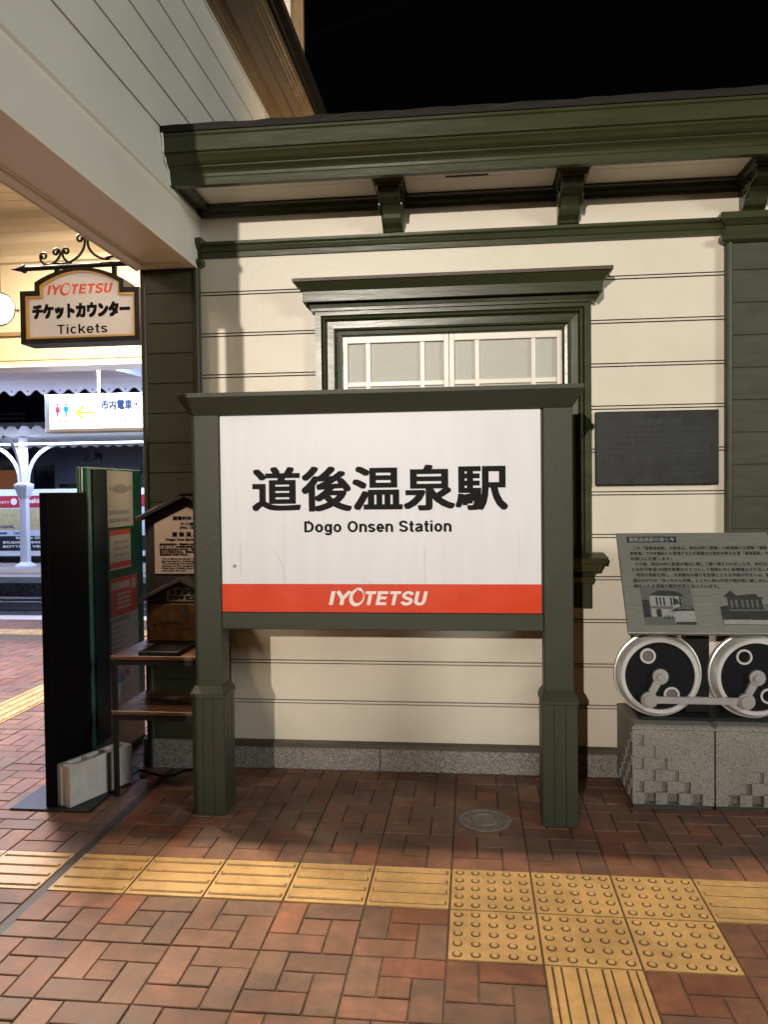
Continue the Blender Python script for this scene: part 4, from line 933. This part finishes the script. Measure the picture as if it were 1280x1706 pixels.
def person_icon(x, m, skirt):
    mb = MB(); z = 2.272
    mb.add([FD.p(x+.013*math.cos(R(30*k)), z+.066+.013*math.sin(R(30*k)), .0008) for k in range(12)], [tuple(range(12))])
    q = [(-.022, .048), (.022, .048), (.026, 0), (.010, 0), (.010, -.05), (-.010, -.05), (-.010, 0), (-.026, 0)] if not skirt else [(-.014, .048), (.014, .048), (.026, -.005), (.009, -.01), (.009, -.05), (-.009, -.05), (-.009, -.01), (-.026, -.005)]
    mb.add([FD.p(x+a_, z+b_, .0008) for a_, b_ in q], [tuple(range(8))]); mb.build('figure_symbol', m, lp)
person_icon(-3.875, PINKT, True); person_icon(-3.79, TEALT, False)
mb = MB(); stroke(mb, FD, [(-3.833, 2.21), (-3.833, 2.35)], .004); stroke(mb, FD, [(-3.925, 2.205), (-3.925, 2.36), (-3.74, 2.36), (-3.74, 2.205)], .003); mb.build('symbol_frame', GREYL, lp)

# ================================================================== PLATFORM CANOPIES
nc = thing('near_canopy', 'pale platform canopy with scalloped valance above the lit direction sign', 'canopy', (-4.5, 3.6, 2.7))
MB().box(-9, -1.5, 2.75, 4.50, 2.79, 2.83).build('canopy_roof', WHITEM, nc)
for x in (-5.6, -3.35, -2.1): MB().px([(2.76, 2.79), (2.76, 2.66), (4.44, 2.70), (4.44, 2.79)], x-.03, x+.03).build('rafter', WHITEM, nc)
def valance(mb, x0, x1, y, ztop, zlow, pitch, amp, pointed=False):
    k = int((x1-x0)/pitch)
    for i in range(k):
        xa = x0+i*pitch; pts = [(xa, ztop), (xa, zlow+amp)]
        if pointed: pts += [(xa+pitch*.5, zlow), (xa+pitch, zlow+amp)]
        else: pts += [(xa+pitch*t, zlow+amp*(.5+.5*math.cos(2*math.pi*t))) for t in (.1, .2, .3, .4, .5, .6, .7, .8, .9)]+[(xa+pitch, zlow+amp)]
        pts += [(xa+pitch, ztop)]
        mb.py(pts, y, y+.018)
mb = MB(); valance(mb, -9, -1.5, 4.50, 2.80, 2.615, .196, .062)
for i in range(38): mb.mat(BLKBOARD).lathe([(.009, 0), (.009, .003)], (-9+.196*(i+.5), 4.50, 2.665), 'Y', 8) if i else mb.mat(TINW)
mb2 = MB().mat(TINW); valance(mb2, -9, -1.5, 4.50, 2.80, 2.615, .196, .062); mb2.mat(BLKBOARD)
for i in range(38): mb2.lathe([(.009, 0), (.009, .003)], (-9+.196*(i+.5), 4.50, 2.663), 'Y', 8)
mb2.build('valance', None, nc)
MB().tube([(-6.8, 2.95, 2.76), (-2.4, 2.95, 2.76)], .016, 8).build('lamp_tube', BULB, nc)
fcn = thing('far_canopy', 'white canopy on arched columns over the far platform', 'canopy', (-9, 11.35, 0))
MB().px([(10.3, 2.80), (10.3, 2.86), (12.4, 2.62), (12.4, 2.56)], -22, -2).build('canopy_roof', WHITEM, fcn)
mb = MB(); valance(mb, -22, -2, 10.28, 2.87, 2.73, .26, .13, True); valance(mb, -22, -2, 12.41, 2.62, 2.50, .26, .05); mb.build('valance', TINW, fcn)
def column(x):
    y = 11.35
    mb = MB().lathe([(.22, 0), (.20, .03), (.14, .06), (.105, .09), (.10, .5), (.095, 1.40), (.13, 1.46), (.19, 1.62), (.20, 1.66), (.20, 1.70), (.15, 1.71), (.10, 1.74), (.09, 2.66)], (x, y, 0), 'Z', 8)
    c_ = mb.build('column', WHITEM, fcn)
    for s in (-1, 1):
        MB().tube([(x+s*.09, y, 1.75)]+[(x+s*(.09+.80*(1-math.cos(R(a_)))), y, 1.75+.78*math.sin(R(a_))) for a_ in range(10, 91, 10)], .038, 8).build('arch_brace', WHITEM, c_, smooth=True)
    MB().tube([(x, y-.09, 1.75)]+[(x, y-(.09+.6*(1-math.cos(R(a_)))), 1.75+.88*math.sin(R(a_))) for a_ in range(10, 91, 10)], .035, 8).build('arch_brace', WHITEM, c_, smooth=True)
column(-9.15); column(-5.2); column(-13.1)
MB().tube([(-16, 11.2, 2.52), (-4, 11.2, 2.52)], .02, 8).build('lamp_tube', BULB, fcn)
# advert hoarding
ad = thing('advert_hoarding', 'wide advertising hoarding with a red store name band behind the column', 'billboard', (-9, 12.0, 0))
MB().box(-16, -3, 12.0, 12.1, .16, 1.60).build('panel', WHITEM, ad)
FA = Frame((0, 11.998, 0), (1, 0, 0), (0, 0, 1))
def recta(mb, m, x0, x1, z0, z1, l=.0): mb.mat(m).add([FA.p(x0, z0, l), FA.p(x1, z0, l), FA.p(x1, z1, l), FA.p(x0, z1, l)], [(0, 1, 2, 3)])
pc = None
for x0 in (-15.6, -12.05, -8.55):
    mb = MB(); recta(mb, ADR, x0, x0+3.4, 1.20, 1.46); recta(mb, ADW, x0, x0+3.4, .60, 1.19); recta(mb, ADG, x0+1.8, x0+3.3, .72, 1.18, .001); recta(mb, ADK, x0, x0+3.4, .27, .59)
    q_ = mb.build('poster', None, ad); pc = q_ if x0 == -12.05 else pc
mb = MB(); put_text(mb, FA, 'Takashimaya', -9.66, -8.90, 1.275, 1.40, bold=.006, lift=.002)
mb.add([FA.p(-9.78+.075*math.cos(R(30*k)), 1.335+.075*math.sin(R(30*k)), .002) for k in range(12)], [tuple(range(12))])
put_text(mb, FA, 'いよてつ', -10.12, -9.90, 1.30, 1.35, bold=.003, lift=.002)
put_text(mb, FA, 'Salon le Chic', -9.75, -9.10, .53, .575, bold=.004, lift=.002); put_text(mb, FA, 'BVLGARI  LOEWE  CELINE', -10.05, -8.75, .43, .475, bold=.004, lift=.002); put_text(mb, FA, 'BOTTEGA VENETA', -10.05, -8.85, .34, .385, bold=.004, lift=.002)
mb.build('white_lettering', WHITEL, pc)
mb = MB(); put_text(mb, FA, 'CHANEL', -10.15, -9.78, .765, .82, bold=.003, lift=.003); put_text(mb, FA, 'FANCL', -9.80, -9.48, .625, .68, bold=.002, lift=.003); put_text(mb, FA, 'POLA', -8.93, -8.66, .62, .69, bold=.007, lift=.003); recta(mb, NAVYT, -10.15, -9.95, .63, .67, .002)
mb.build('dark_lettering', None if False else NAVYT, pc)
# far building
fb = thing('far_building', 'dark blue grey building with black windows beyond the tracks', 'building', (-9, 16, 0))
MB().box(-24, -4, 16, 22, -.5, 3.3).build('wall', NIGHTW, fb)
MB().box(-24, -4, 15.9, 22, 3.3, 7.5).build('upper_wall', NIGHTD, fb)
mb = MB()
for z in (3.36, 3.50, 3.62): mb.tube([(-24, 15.6, z), (-11.6, 15.6, z)], .025, 6)
mb.box(-24, -11.6, 15.55, 15.9, 3.22, 3.32); mb.build('railing', NIGHTW, fb)
mb = MB().py([(-10.3, 2.28), (-9.72, 2.28), (-9.72, 2.56), (-9.85, 2.56)]+[(-9.9, 2.55), (-10.1, 2.48), (-10.24, 2.38)], 15.94, 16.02); mb.build('window', DKGLASS, fb)
for x0, x1, z0, z1, m in ((-11.62, -11.05, 1.60, 2.28, DKGLASS), (-12.9, -11.75, 1.62, 2.7, DKGLASS), (-10.9, -9.6, 1.66, 1.76, DKGLASS), (-9.35, -8.6, 2.0, 2.2, DKGLASS)):
    w_ = MB().box(x0, x1, 15.95, 16.02, z0, z1).build('window', m, fb)
    if x0 == -12.9: MB().box(-12.62, -12.06, 15.93, 15.945, 1.64, 2.15).build('blind', ORNG, w_)
MB().box(-10.02, -9.86, 15.86, 16.0, 2.4, 4.4).build('pipe', NIGHTW, fb)
MB().box(-24, -4, 15.2, 15.3, 1.36, 1.62).build('parapet', NIGHTD, fb)
# sky wire
tag(MB().tube([(-3, 9, 8.9), (1, 9, 9.95), (6, 9, 11.2)], .004, 5).build('overhead_wire', DKMETAL), 'thin overhead wire crossing the black night sky', 'wire')
bpy.context.view_layer.update()
